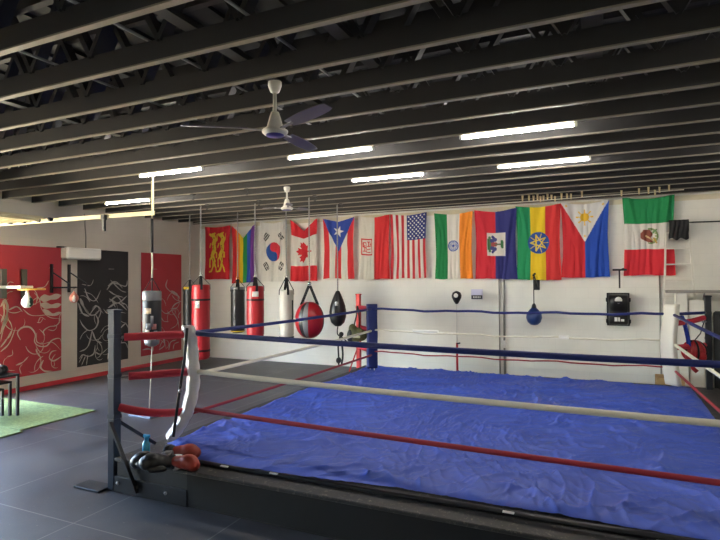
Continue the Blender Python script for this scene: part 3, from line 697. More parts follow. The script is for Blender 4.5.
heavy_bag(-7.2, 8.23, .46, 1.94, .175, M_red_leather, 'tallest red heavy bag, hung in front of the lion flag end', None, bands=((1.62, 1.66, M_nylon), (.62, .665, M_dk)), patch=(1.48, .14, .08, M_white, fc-.35))
heavy_bag(-7.23, 9.44, .87, 1.875, .15, M_blk_leather, 'black heavy bag hanging between the two red heavy bags', M_tape, cap=.06, bands=((.9, .92, M_yel),), patch=(1.2, .4, .03, M_tape, fc-.5))
heavy_bag(-6.09, 8.5, .9, 1.905, .165, M_red_leather, 'shorter red heavy bag right of the black bag', None, bands=((1.62, 1.66, M_dk),), patch=(1.7, .1, .12, M_white, fc-.1))
heavy_bag(-5.94, 9.38, .82, 1.81, .15, M_white_leather, 'white heavy bag with black vertical lettering', None, bands=((.8, .85, M_blk_leather),), strap_h=.26, patch=(1.15, .45, .035, M_nylon, fc+.75))
# round wrecking ball style bag
t = thing('ball_bag', 'large round red and black punching ball on a strap', 'punch bag', (-4.78, 8.32, .95)); bx, by, bz = -4.78, 8.32, 1.29
M_ballred = mat('ball_red', (166, 22, 34), .35, bump=.2, bscale=50)
def gore(a0, a1, m_, nm):
    m = MB(); vs = []; nA, nZ = 6, 14
    for i in range(nA+1):
        a = a0+(a1-a0)*i/nA
        for j in range(nZ+1):
            ph = PI*j/nZ; rr = .262*math.sin(ph)**.9+.001; vs.append((bx+rr*math.cos(a), by+rr*math.sin(a), bz-.33*math.cos(ph)))
    m.add(vs, [(i*(nZ+1)+j, (i+1)*(nZ+1)+j, (i+1)*(nZ+1)+j+1, i*(nZ+1)+j+1) for i in range(nA) for j in range(nZ)], True); return m.build(nm, m_, t)
fb = face_cam(bx, by)
gs = [(-1.75, -.85, M_ballred, 'red_gore'), (-.85, -.5, M_blk_leather, 'black_gore'), (-.5, -.12, M_tape, 'silver_gore'), (-.12, 1.15, M_ballred, 'red_gore'), (1.15, 2.1, M_blk_leather, 'black_gore'), (2.1, 3.3, M_ballred, 'red_gore'), (3.3, 2*PI-1.75, M_blk_leather, 'black_gore')]
for a0, a1, m_, nm in gs: gore(fb+a0, fb+a1, m_, nm)
for s in (-1, 1):
    c, d = math.cos(fb+PI/2), math.sin(fb+PI/2)
    MB().bar((bx+s*.15*c, by+s*.15*d, bz+.27), (bx+s*.01*c, by+s*.01*d, bz+.62), .05, .01, up=(math.cos(fb), math.sin(fb), 0)).build('strap', M_nylon, t)
MB().ball((bx, by, bz+.66), .035).build('swivel', M_chrome, t)
chain_mesh(MB(), (bx, by, bz+.69), (bx, by, 3.5)).build('chain', M_galv, t)
# teardrop black bag
t = thing('teardrop_bag', 'black teardrop bag with tether, left of the red corner post', 'punch bag', (-4.73, 9.35, 1.1))
MB().lathe([(0, 1.09), (.06, 1.1), (.13, 1.17), (.165, 1.28), (.17, 1.38), (.15, 1.5), (.11, 1.62), (.06, 1.74), (.035, 1.79), (0, 1.8)], (-4.73, 9.35, 0), 24).build('body', M_blk_leather, t)
m = MB(); fb = face_cam(-4.73, 9.35)
for k, (z_, w_) in enumerate(((1.52, .05), (1.56, .03))): m.ball((-4.73+.13*math.cos(fb-.2), 9.35+.13*math.sin(fb-.2), z_), (.03, .03, .03 if k else .02))
m.build('logo', M_white, t)
chain_mesh(MB(), (-4.73, 9.35, 1.8), (-4.73, 9.35, 3.5)).build('chain', M_galv, t)
MB().tube(smooth_path([(-4.73, 9.35, 1.1), (-4.74, 9.34, 1.0), (-4.72, 9.33, .93), (-4.62, 9.32, .88), (-4.5, 9.32, .78)]), .012, 6).build('tether', M_nylon, t)
# hanging bag with silver tape, anchored to floor plate
t = thing('heavy_bag', 'black bag with silver tape top, tethered to the floor', 'punch bag', (-6.12, 5.93, .9)); bx, by = -6.12, 5.93
zb, zt = 1.21, 1.90; r = .135
z_t = at(150, 291, y=by)[2]; z_b = at(150, 346, y=by)[2]
MB().lathe([(0, z_b), (.06, z_b+.005), (.1, z_b+.04), (.105, z_b+.12), (r, z_b+.2), (r, z_t-.02), (r*.9, z_t), (0, z_t)], (bx, by, 0), 28).build('body', mat('charcoal_leather', (34, 35, 38), .5, bump=.3, bscale=30), t)
MB().lathe([(r*1.01, z_t-.14), (r*1.02, z_t-.13), (r*1.02, z_t-.01), (r*.9, z_t+.004)], (bx, by, 0), 28).build('top_band', M_tape, t)
MB().lathe([(.05, z_b-.002), (.1, z_b+.03), (.108, z_b+.06), (.108, z_b+.11), (.1, z_b+.12)], (bx, by, 0), 28).build('bottom_band', M_tape, t)
fa = face_cam(bx, by); M_stk = mat('sticker', (206, 190, 168), .5)
for k, (da, dz, w_, h_, mm) in enumerate(((-.45, .53, .075, .05, M_stk), (-.1, .16, .1, .07, M_white), (.2, .3, .05, .05, mat('pink_sticker', (196, 130, 120), .5)), (-.35, .3, .05, .06, M_tape), (.0, .38, .03, .1, M_tape), (-.5, .22, .05, .05, M_stk), (.35, .2, .04, .05, M_tape))):
    m = MB(); vs = []
    for j in (0, 1):
        for i in range(5): a = fa+da+(i/4-.5)*w_*1.3/r; vs.append((bx+r*1.03*math.cos(a), by+r*1.03*math.sin(a), z_b+dz+h_*.8*(j*2-1)))
    m.add(vs, [(i, i+1, 6+i, 5+i) for i in range(4)], True); o = m.build('sticker', mm, t); md = o.modifiers.new('t', 'SOLIDIFY'); md.thickness = .003
for k in range(4):
    a = PI/4+k*PI/2; MB().tube([(bx+r*.9*math.cos(a), by+r*.9*math.sin(a), z_t-.02), (bx, by, z_t+.2)], .007, 6).build('suspension_cord', M_nylon, t)
MB().tube([(bx, by, z_t+.2), (bx+.01, by, 2.25), (bx, by, 2.45)], .013, 8).build('rope', M_white_rope, t)
MB().tube([(bx, by, 2.44), (bx, by, 2.95)], .02, 10).build('spring', M_nylon, t)
MB().tube([(bx, by, 2.94), (bx, by, 3.52)], .013, 8).build('upper_rope', M_cream, t)
MB().tube([(bx, by, z_b+.01), (bx-.02, by, .6), (bx-.07, by+.01, .03)], .009, 6).build('floor_tether', M_white_rope, t)
tag(MB().box((-6.42, 5.76, 0), (-5.98, 6.1, .03), Matrix.Rotation(0, 4, 'Z'), bev=.008).build('anchor_plate', mat('blue_grey_plate', (120, 130, 150), .4, .3)), 'blue grey floor plate anchoring the silver taped bag', 'weight plate')

# spare hooks on trusses
for i, (u, v) in enumerate(((193, 197), (247, 193), (259, 203), (207, 208), (315, 198), (341, 206))):
    p = at(u, v, z=3.47); k = round((p[1]-2.155)/.543); yy = 2.155+.543*k; xx = p[0]*yy/p[1]
    t = thing('beam_hook', 'small dark steel hook under the trusses, %s of the unused ones from the left' % ordn[[1, 3, 4, 2, 5, 6][i]-1], 'hook', (xx, yy, 3.5), 'unused bag hooks')
    MB().box((xx-.03, yy-.035, 3.485), (xx+.03, yy+.035, 3.5)).build('plate', M_black, t)
    MB().tube([(xx, yy, 3.49), (xx, yy, 3.45)]+[(xx+.025*math.sin(a), yy, 3.43+.025*math.cos(a)) for a in [k*.6 for k in range(9)]], .007, 6).build('hook_curve', M_black, t)

# ================================================================== ceiling fans
def fan(cx, cy, ztop, zhub, tips, R, label):
    t = thing('ceiling_fan', label, 'ceiling fan', (cx, cy, ztop), 'ceiling fans')
    MB().lathe([(.05, ztop), (.052, ztop-.03), (.035, ztop-.075), (.02, ztop-.085), (0, ztop-.085)][::-1], (cx, cy, 0), 24).build('canopy', M_whitepaint, t)
    MB().tube([(cx, cy, ztop-.06), (cx, cy, zhub+.05)], .014, 12).build('rod', M_whitepaint, t)
    MB().lathe([(0, zhub+.14), (.03, zhub+.14), (.045, zhub+.09), (.06, zhub+.03), (.07, zhub+.02)], (cx, cy, 0), 24).build('rod_cover', M_whitepaint, t)
    MB().lathe([(0, zhub-.035), (.08, zhub-.03), (.096, zhub-.015), (.098, zhub+.0), (.07, zhub+.02), (0, zhub+.025)], (cx, cy, 0), 32).build('motor', M_galv if 0 else M_whitepaint, t)
    MB().lathe([(0, zhub-.042), (.065, zhub-.04), (.068, zhub-.03), (0, zhub-.03)], (cx, cy, 0), 32).build('motor_cap', mat('violet_cap', (60, 56, 130), .35), t)
    for a in tips:
        c, s = math.cos(a), math.sin(a)
        MB().bar((cx+.08*c, cy+.08*s, zhub+.0), (cx+.24*c, cy+.24*s, zhub+.01), .03, .008).build('blade_iron', M_galv, t)
        M = Matrix.Translation((cx, cy, zhub+.012)) @ Matrix.Rotation(a, 4, 'Z') @ Matrix.Rotation(math.radians(-13), 4, 'X')
        m = MB(); n = 10; vs = []
        for i in range(n+1):
            q = i/n; w = (.042+.014*math.sin(q*PI))*(1 if i < n else .8); xx = .2+q*(R-.2)
            for sy in (-1, 1):
                for sz in (-1, 1): vs.append(M @ Vector((xx, sy*w, sz*.003+.012*(1-abs(sy))*0)))
        fs = []
        for i in range(n):
            o = i*4; fs += [(o, o+4, o+6, o+2), (o+1, o+3, o+7, o+5), (o, o+1, o+5, o+4), (o+2, o+6, o+7, o+3)]
        fs += [(0, 2, 3, 1), (n*4, n*4+1, n*4+3, n*4+2)]
        m.add(vs, fs).build('blade', mat('fan_blade', (92, 88, 104), .35, .3), t)
    return t
hc = (-2.21, 3.34)
def ang(u, v, z, c): p = at(u, v, z=z); return math.atan2(p[1]-c[1], p[0]-c[0]), math.hypot(p[0]-c[0], p[1]-c[1])
A1, r1 = ang(190, 130, 3.17, hc); A2, r2 = ang(330, 116, 3.17, hc); A3, r3 = ang(315, 155, 3.17, hc)
print('FAN', [math.degrees(a) for a in (A1, A2, A3)], r1, r2, r3)
fan(*hc, 3.5, 3.13, [math.radians(q) for q in (94, 214, 334)], .68, 'large pale ceiling fan with three blades and violet hub cap')
h2 = at(287, 208, y=7.18)
fan(-4.53, 7.18, 3.5, float(h2[2]), (-.9, -.9+2*PI/3, -.9-2*PI/3), .42, 'smaller looking far ceiling fan above the white bag')

# ================================================================== left wall fittings
t = thing('air_conditioner', 'white split air conditioner on the mural wall', 'air conditioner', (XL, 7.45, 2.46))
m = MB(); m.box((XL+.0, 7.06, 2.47), (XL+.2, 7.86, 2.70), bev=.025); m.build('casing', M_white, t)
MB().box((XL+.05, 7.09, 2.455), (XL+.19, 7.83, 2.472), bev=.003).build('air_flap', mat('ac_grey', (150, 148, 146), .5), t)
MB().box((XL, 6.98, 2.69), (XL+.1, 7.12, 2.71)).build('bracket_lip', M_black, t)
tag(MB().tube([(XL+.02, 7.62, 2.7), (XL+.02, 7.62, 2.95), (XL+.02, 7.58, 3.42)], .012, 8).build('wall_conduit', M_cond), 'thin conduit rising from the air conditioner', 'conduit')
# wall rack of two posts
t = thing('speed_bag_rack', 'black wall frame left of the air conditioner holding a small ball', 'speed bag frame', (XL, 7.0, 1.8))
for yy in (6.86, 7.23): MB().box((XL+.012, yy-.022, 1.8), (XL+.06, yy+.022, 2.36), bev=.004).build('upright', M_black, t)
p1 = at(52, 287, x=-9.6); p2 = at(78, 287.5, x=-9.25)
MB().bar((XL+.06, 6.84, 1.9), (XL+.06, 7.36, 1.9), .03, .03).build('crossbar', M_black, t)
for yy in (6.86, 7.23): MB().bar((XL+.06, yy, 2.2), (XL+.52, yy+.02, 1.97), .018, .018).bar((XL+.52, yy+.02, 1.97), (XL+.52, yy+.02, 1.88), .018, .018).bar((XL+.06, yy, 1.9), (XL+.52, yy+.02, 1.9), .018, .018).build('arm', M_black, t)
MB().bar((XL+.5, 6.86, 1.905), (XL+.5, 7.25, 1.905), .02, .02).build('front_bar', M_black, t)
pb = (XL+.5, 6.98)
t = thing('speed_bag', 'small pink and white speed ball under the black frame', 'speed bag', (pb[0], pb[1], 1.6))
pbz = at(74, 299, x=pb[0])
pb = (pb[0], pbz[1])
MB().lathe([(0, 1.6), (.05, 1.62), (.085, 1.68), (.075, 1.74), (.03, 1.8), (.01, 1.83)], (pb[0], pb[1], 0), 20).build('ball', mat('pink_leather', (190, 120, 105), .4), t)
fa = face_cam(*pb)
MB().ball((pb[0]+.055*math.cos(fa), pb[1]+.055*math.sin(fa), 1.69), (.035, .035, .07)).build('white_gore', M_white, t)
MB().tube([(pb[0], pb[1], 1.82), (pb[0], pb[1], 1.9)], .008, 6).build('swivel', M_chrome, t)
# speed bag platform
t = thing('speed_bag_platform', 'white speed bag platform with yellow edge, on the red mural', 'speed bag platform', (-9.3, 6.0, 1.85))
for yy in (5.95, 6.32): MB().box((XL+.013, yy-.05, 1.72), (XL+.06, yy+.05, 2.25), bev=.004).build('wall_upright', mat('grey_green_steel', (86, 88, 82), .5), t)
MB().box((XL+.06, 5.8, 1.9), (XL+.12, 6.3, 1.95), bev=.01).build('rear_beam', M_white, t)
yc = at(28, 292, x=-9.25)[1]
MB().box((XL+.1, yc-.16, 1.90), (XL+.5, yc+.08, 1.945), bev=.008).build('board', M_white, t)
MB().lathe([(.21, 1.865), (.22, 1.87), (.22, 1.895), (.0, 1.9)], (XL+.42, yc+.1, 0), 32).build('round_board', mat('yellow_wood', (206, 160, 70), .45), t)
t = thing('speed_bag', 'white and dark green speed ball under the platform', 'speed bag', (XL+.45, yc, 1.55))
MB().lathe([(0, 1.55), (.05, 1.56), (.095, 1.62), (.09, 1.69), (.05, 1.76), (.02, 1.79)], (XL+.45, yc, 0), 20).build('ball', M_white, t)
fa = face_cam(XL+.45, yc)
MB().ball((XL+.45+.055*math.cos(fa+.9), yc+.055*math.sin(fa+.9), 1.655), (.052, .052, .085)).build('green_gore', mat('dark_green', (30, 62, 54), .4), t)
MB().lathe([(.03, 1.78), (.03, 1.82), (.015, 1.86)], (XL+.45, yc, 0), 14).build('swivel', M_white, t)

# turf
M_turf = mat('artificial_turf', (130, 152, 100), .9, var=.25, vscale=30, bump=1., bscale=200)
tag(MB().box((XL+.25, 4.62, .0), (-7.15, 5.80, .018), bev=.006).build('artificial_turf_mat', M_turf), 'bright green artificial turf mat along the wall, rear strip', 'turf mat', 'turf mats')
tag(MB().box((XL+.25, 3.2, .0), (-7.05, 4.60, .018), bev=.006).build('artificial_turf_mat', M_turf), 'bright green artificial turf mat, front strip nearer the camera', 'turf mat', 'turf mats')
# nested stands at left edge
for i, (h, dx, lab) in enumerate(((.64, 0, 'tallest black steel stand of the nested three, carrying gloves'), (.53, -.10, 'middle black steel stand of the nested three'), (.42, -.2, 'lowest black steel stand of the nested three'))):
    x1, x0, y0, y1 = -7.93+dx, -8.75, 4.5+.06*i, 5.12-.05*i
    t = thing('steel_stand', lab, 'stand', ((x0+x1)/2, (y0+y1)/2, .018), 'nested steel stands')
    MB().box((x0, y0, h-.03), (x1, y1, h), bev=.005).build('top', M_black, t)
    for xx in (x0+.02, x1-.02):
        for yy in (y0+.02, y1-.02): MB().box((xx-.018, yy-.018, .018), (xx+.018, yy+.018, h-.03)).build('leg', M_black, t)
    if i == 0: MB().box((x0, y0, .03), (x1, y0+.03, .06)).build('foot_rail', M_black, t)

# ------------------------------------------------------------------ boxing gloves
def remesh(o, vox=.008, sm=4):
    r = o.modifiers.new('weld', 'REMESH'); r.mode = 'VOXEL'; r.voxel_size = vox; r.use_smooth_shade = True
    s = o.modifiers.new('smooth', 'SMOOTH'); s.iterations = sm; s.factor = .6
def glove(loc, rz, rx, M_a, M_b, label, group, ry=0., scale=1.):
    """fist points along +x; palm down"""
    T = Matrix.Translation(loc) @ Matrix.Rotation(rz, 4, 'Z') @ Matrix.Rotation(ry, 4, 'Y') @ Matrix.Rotation(rx, 4, 'X') @ Matrix.Scale(scale, 4)
    t = thing('boxing_glove', label, 'boxing glove', loc, group)
    m = MB()
    def bl(c, r): m.ball((0, 0, 0), 1, 18, T @ Matrix.Translation(c) @ Matrix.Diagonal((*r, 1)))
    bl((.06, 0, .005), (.085, .07, .062)); bl((.1, 0, -.012), (.06, .066, .052)); bl((.0, 0, 0), (.08, .058, .052)); bl((-.05, 0, 0), (.06, .048, .046))
    o = m.build('mitt', M_a, t); remesh(o)
    m = MB(); bl((.02, .062, -.02), (.06, .027, .028)); bl((.065, .06, -.026), (.04, .025, .026)); o = m.build('thumb', M_b, t); remesh(o, .006)
    m = MB(); prof = [(.045, -.07), (.052, -.08), (.055, -.13), (.058, -.15), (.052, -.152), (.046, -.13)]
    m.lathe(prof, (0, 0, 0), 24, T @ Matrix.Rotation(PI/2, 4, 'Y')); m.build('cuff', M_b, t)
    m = MB(); m.lathe([(.0565, -.095), (.0585, -.1), (.0585, -.135), (.0575, -.14)], (0, 0, 0), 24, T @ Matrix.Rotation(PI/2, 4, 'Y')); m.build('wrist_strap', M_b if M_b is not M_a else M_white, t)
    return t
# cuffs lie at -x: rotate so that 'Rotation(PI/2,Y)' maps z to +x
M_grey_l = mat('grey_leather', (92, 92, 96), .4)
M_org = mat('orange_leather', (150, 52, 38), .45, bump=.2, bscale=50)
G = 'gloves lying on the ring apron'; GS = 1.18
g0 = at(168, 463, z=.33); zA = .322+.062
p = at(152, 459, z=.40); glove((p[0], p[1], zA+.012), PI+.6, .3, M_blk_leather, M_grey_l, 'black glove with pale cuff beside the blue bottle', G, scale=GS)
p = at(163, 461, z=.40); glove((p[0], p[1]-.02, zA+.015), PI+.95, -.3, M_blk_leather, M_blk_leather, 'all black glove in the middle of the apron pile', G, ry=-.2, scale=GS)
p = at(180, 453, z=.40); glove((p[0], p[1]+.03, zA+.02), .35, .3, M_org, M_blk_leather, 'orange red glove with black cuff, rear of the pile', G, scale=1.1)
p = at(182, 463, z=.38); glove((p[0], p[1]-.0, zA+.004), .15, -.5, M_org, M_blk_leather, 'orange red glove with black cuff, nearest the apron edge', G, scale=1.1)
# blue spray bottle
p = at(143, 452, z=.33); bx, by = p[0]+.02, p[1]+.02
t = thing('spray_bottle', 'bright blue spray bottle standing on the ring apron', 'bottle', (bx, by, .322))
MB().lathe([(0, .322), (.034, .323), (.036, .34), (.036, .41), (.02, .44), (.014, .45)], (bx, by, 0), 20).build('bottle', mat('clear_blue', (70, 170, 210), .2), t)
MB().lathe([(.017, .448), (.018, .47), (.014, .475)], (bx, by, 0), 16).bar((bx-.03, by, .485), (bx+.045, by, .485), .03, .03, bev=.006).bar((bx+.03, by, .475), (bx+.02, by, .44), .012, .012).build('trigger_head', mat('cyan_plastic', (30, 160, 215), .35), t)
# gloves on the stand at left
G2 = 'gloves on the nested stand'
glove((-8.12, 4.72, .64+.062), -.6, .2, M_blk_leather, M_grey_l, 'black glove with grey cuff on the steel stand, nearer one', G2)
glove((-8.42, 4.98, .64+.062), -1.9, .2, M_blk_leather, M_blk_leather, 'black glove at the back of the steel stand', G2)
glove((-8.16, 4.98, .64+.062), 2.2, .2, M_blk_leather, M_tape, 'black glove with silver cuff on the steel stand', G2)

# ================================================================== BOXING RING
ring = thing('boxing_ring', 'low boxing ring with blue canvas, padded corners and three coloured ropes', 'boxing ring', (-1.45, 6.6, 0))
PX0, PX1, PY0, PY1, PZ = -4.25, 1.62, 3.65, 9.57, .322
m = MB(); m.box((PX0+.02, PY0+.02, .0), (PX1-.02, PY1-.02, PZ-.03)); m.build('platform_base', M_platform, ring)
# top deck with worn edge
def mat_worn():
    m = bpy.data.materials.new('worn_black_board'); m.use_nodes = True; nt = m.node_tree; b = nt.nodes['Principled BSDF']; N = nt.nodes.new; K = nt.links.new
    tc = N('ShaderNodeTexCoord'); n = N('ShaderNodeTexNoise'); n.inputs['Scale'].default_value = 26; n.inputs['Detail'].default_value = 8; n.inputs['Roughness'].default_value = .75; K(tc.outputs['Object'], n.inputs['Vector'])
    r = N('ShaderNodeMapRange'); r.inputs[1].default_value = .55; r.inputs[2].default_value = .74; r.inputs[4].default_value = .7; K(n.outputs[0], r.inputs[0])
    mx = N('ShaderNodeMixRGB'); mx.inputs[1].default_value = tuple(lin((42, 41, 42)))+(1,); mx.inputs[2].default_value = tuple(lin((150, 140, 122)))+(1,); K(r.outputs[0], mx.inputs[0]); K(mx.outputs[0], b.inputs['Base Color'])
    b.inputs['Roughness'].default_value = .6
    bp = N('ShaderNodeBump'); bp.inputs['Strength'].default_value = .4; bp.inputs['Distance'].default_value = .004; K(n.outputs[0], bp.inputs['Height']); K(bp.outputs[0], b.inputs['Normal']); return m
m = MB(); m.box((PX0, PY0, PZ-.032), (PX1, PY1, PZ), bev=.006); m.build('deck', mat_worn(), ring)
m = MB(); m.box((PX0, PY0+.0, .0), (-3.36, PY0+.022, .15), bev=.004); o = m.build('steel_rail', M_black, ring)
for xx in (-4.2, -3.95, -3.6): MB().lathe([(.016, 0), (.016, .01), (.009, .014), (0, .014)], (0, 0, 0), 10, Matrix.Translation((xx, PY0, .09)) @ Matrix.Rotation(PI/2, 4, 'X')).build('bolt', M_galv, o)
MB().box((-3.36, PY0+.008, .02), (PX1, PY0+.02, .29)).build('apron_skirt', mat('apron_cloth', (14, 14, 18), .8, bump=.3, bscale=6), ring)
# rolled black edge under the canvas
rl = MB(); rl.tube([(x_, 3.83+.09*(x_+3.6)/5.0, PZ+.018+.004*math.sin(x_*5)) for x_ in np.linspace(-3.6, 1.4, 40)], .026, 10, flat=.7); rl.build('edge_roll', mat('edge_roll_vinyl', (28, 28, 32), .4), ring)
for (x_, y_) in ((-3.05, 3.80), (-2.55, 3.83), (-.6, 3.85), (.35, 3.80)):
    MB().box((x_-.05, y_-.015, PZ+.03), (x_+.03, y_+.01, PZ+.04), bev=.002).build('lace_end', M_white, ring)
# canvas -----------------------------------------------------------
n = 420
s, t_ = np.meshgrid(np.linspace(0, 1, n), np.linspace(0, 1, n)); s = s.ravel(); t_ = t_.ravel()
fy = 3.80+.20*np.clip((s*5.3)/2.6, 0, 1)+.02*np.sin(s*23)*0+.012*(vnoise(s*14, s*0, 3)-.5)
corner = np.clip(1-s/.11, 0, 1); fy = fy+.36*corner**1.3
ex0 = -4.10+.02*np.sin(t_*9)-.03*(vnoise(t_*6, t_*0, 9)-.5); ex1 = 1.19+.05*t_+.02*(vnoise(t_*6, t_*0, 19)-.5)
yy = fy+(9.36-fy)*t_
yy = yy-.22*np.clip((s-.7)/.3, 0, 1)**2*t_*0
xx = ex0+(ex1-ex0)*s
edge = np.minimum.reduce([s*5.3, (1-s)*5.3, t_*5.5, (1-t_)*5.5]); em = np.clip(edge/.12, 0, 1)
wx = fbm(xx*.9, yy*.9, 21)*2.2; wy = fbm(xx*.9+7, yy*.9+3, 31)*2.2
def ridge(a, b, sd, p=2.2):
    q = 1-np.abs(2*vnoise(a, b, sd)-1); return np.clip(q, 0, 1)**p
ang_ = .55; ca, sa = math.cos(ang_), math.sin(ang_)
a1 = xx*ca+yy*sa; b1 = -xx*sa+yy*ca
dirn = fbm(xx*.35+3, yy*.35+1, 77)*1.6
ca2, sa2 = np.cos(dirn), np.sin(dirn); a2 = xx*ca2+yy*sa2; b2 = -xx*sa2+yy*ca2
Z = .030*ridge(a1*.8+wx*.8, b1*3.3+wy*.8, 3, 5)
Z += .022*ridge(a2*1.2+wx*.5, b2*4.6+wy*.6, 8, 5)
Z += .014*ridge(a1*2.6+wy, b1*7.5+wx, 13, 3)
Z += .015*ridge(b2*2.0+wy, a2*6.2+wx, 15, 4)
Z += .020*fbm(xx*1.5, yy*1.5, 55)*.6
Z += .017*ridge(a2*3.1+wx*1.4, b2*9.5+wy*1.2, 23, 2)*fbm(xx*.8,yy*.8,61)*1.6
Z += .011*ridge(b1*5.5+wy*1.5, a1*12+wx*1.2, 33, 2)*fbm(xx*.8+9,yy*.8,62)*1.6
Z += .0025*vnoise(xx*22, yy*22, 90)
cn = np.exp(-((xx+3.9)**2+(yy-4.3)**2)/.7); th = np.arctan2(yy-4.15, xx+4.0); Z += cn*.02*np.abs(np.sin(th*9))
em2 = np.clip(edge/.25, 0, 1)
zz = PZ+.004+Z*(.25+.75*em)+.012*em
v = np.stack([xx, yy, zz], 1); idx = np.arange(n*n).reshape(n, n)
F = np.stack([idx[:-1, :-1].ravel(), idx[:-1, 1:].ravel(), idx[1:, 1:].ravel(), idx[1:, :-1].ravel()], 1)
me = bpy.data.meshes.new('canvas'); me.vertices.add(len(v)); me.vertices.foreach_set('co', v.ravel()); me.loops.add(F.size); me.loops.foreach_set('vertex_index', F.ravel().astype(np.int32)); me.polygons.add(len(F)); me.polygons.foreach_set('loop_start', np.arange(0, F.size, 4, dtype=np.int32)); me.polygons.foreach_set('use_smooth', np.ones(len(F), bool)); me.update(calc_edges=True)
M_canvas = mat('blue_canvas', (66, 92, 190), .5, var=.06, vscale=1.5, spec=.5, bump=.15, bscale=120)
me.materials.append(M_canvas); cv = bpy.data.objects.new('canvas', me); COL.objects.link(cv); attach(cv, ring)

# posts, sleeves, pads, ropes
PO = {'NL': (-4.305, 3.70), 'FL': (-4.32, 9.44), 'FR': (1.48, 9.43), 'NR': (1.7, 3.72)}
INN = {'NL': (-3.85, 4.23), 'FL': (-3.80, 8.89), 'FR': (.96, 8.88), 'NR': (1.35, 4.12)}
M_redpost = mat('red_post', (196, 40, 40), .45, var=.1)
M_nlpost = mat('navy_black_post', (38, 46, 60), .4, .3, var=.1)
HS = (1.475, 1.09, .70)
posts = {}
for k, (px, py) in PO.items():
    mm = {'NL': M_nlpost, 'FL': M_redpost, 'FR': M_black, 'NR': M_black}[k]; w = .043 if k == 'NL' else .04
    z0 = PZ if k == 'FR' else 0
    if k == 'NL': px -= .0; py -= .0
    o = MB().box((px-w, py-w, z0), (px+w, py+w, 1.72), bev=.006).build('post', mm, ring); posts[k] = o
    o['label'] = {'NL': 'dark navy corner post nearest the camera', 'FL': 'red far corner post', 'FR': 'black far right corner post', 'NR': 'black near corner post'}[k]
    MB().box((px-w-.008, py-w-.008, 1.71), (px+w+.008, py+w+.008, 1.735), bev=.004).build('post_cap', mm, o)
    for h in HS: MB().box((px-w-.004, py-w-.004, h-.022), (px+w+.004, py+w+.004, h+.022), bev=.004).build('rope_bracket', mm, o)
MB().box((-4.70, 3.56, 0), (-4.35, 3.74, .02), bev=.004).build('base_plate', M_black, posts['NL'])
MB().bar((-4.28, 3.63, .66), (-3.93, 3.63, .04), .035, .02).build('brace', M_black, posts['NL'])
MB().bar((-4.29, 3.74, .64), (-4.21, 4.12, .33), .03, .03).build('brace', M_black, posts['NL'])
MB().bar((-4.3, 9.4, .75), (-4.2, 8.75, .335), .02, .02).build('brace', M_redpost, posts['FL'])
MB().bar((-4.28, 9.4, .8), (-3.9, 9.42, .335), .02, .02).build('brace', M_redpost, posts['FL'])
def sleeve(k, h, m_, dz0=0., dz1=0., r=.039, f0=.12, f1=.98):
    a = Vector((*PO[k], h)); b = Vector((*INN[k], h)); n = 10
    if k == 'NL': a.y -= .0
    pts = [a.lerp(b, f0+(f1-f0)*i/n)+Vector((0, 0, dz0*(1-i/n)**2+dz1*math.sin(PI*i/n))) for i in range(n+1)]
    MB().tube(pts, r, 14).build('turnbuckle_sleeve', m_, ring)
    MB().tube([a, a.lerp(b, f0+.05)], .013, 8).build('turnbuckle', M_galv, ring)
sleeve('NL', 1.46, M_red_foam); sleeve('NL', 1.075, M_red_foam, f0=.18); sleeve('NL', .675, M_red_foam, dz0=.11, dz1=-.01, f0=.05)
for h in HS: sleeve('FL', h, M_red_foam)
sleeve('FR', HS[1]+.25, M_red_foam, dz0=.06); sleeve('FR', HS[1]-.1, M_red_foam); sleeve('FR', HS[0], M_blue_rope, r=.022)
def pad(k, pts, width, thick, m_, wob=0.):
    """pts: (offset outward along the diagonal, z)"""
    ix, iy = INN[k]; ox, oy = PO[k]; d = Vector((ox-ix, oy-iy, 0)).normalized(); sdir = Vector((-d.y, d.x, 0))
    path = smooth_path([(0, o_, z_) for o_, z_ in pts], 8); m = MB(); prof = []
    nseg = 16
    for a in range(nseg):
        th = 2*PI*a/nseg; c, s = math.cos(th), math.sin(th); prof.append((math.copysign(abs(c)**.45, c)*width/2, math.copysign(abs(s)**.45, s)*thick/2))
    vs = []; n = len(path)
    for i, p in enumerate(path):
        f = 1.+wob*math.sin(i*1.15)+wob*.6*math.sin(i*2.3+1)
        if i in (0, n-1): f *= .9
        for (w_, t2) in prof:
            q = Vector((ix, iy, p.z))+d*(p.y+t2*f)+sdir*(w_*(1+wob*.3*math.sin(i*.9)))
            vs.append(q)
    fs = [(i*nseg+j, i*nseg+(j+1) % nseg, (i+1)*nseg+(j+1) % nseg, (i+1)*nseg+j) for i in range(n-1) for j in range(nseg)]
    fs += [tuple(range(nseg)), tuple((n-1)*nseg+j for j in range(nseg))]
    m.add(vs, fs, True); o = m.build('corner_pad', m_, ring); return o, d
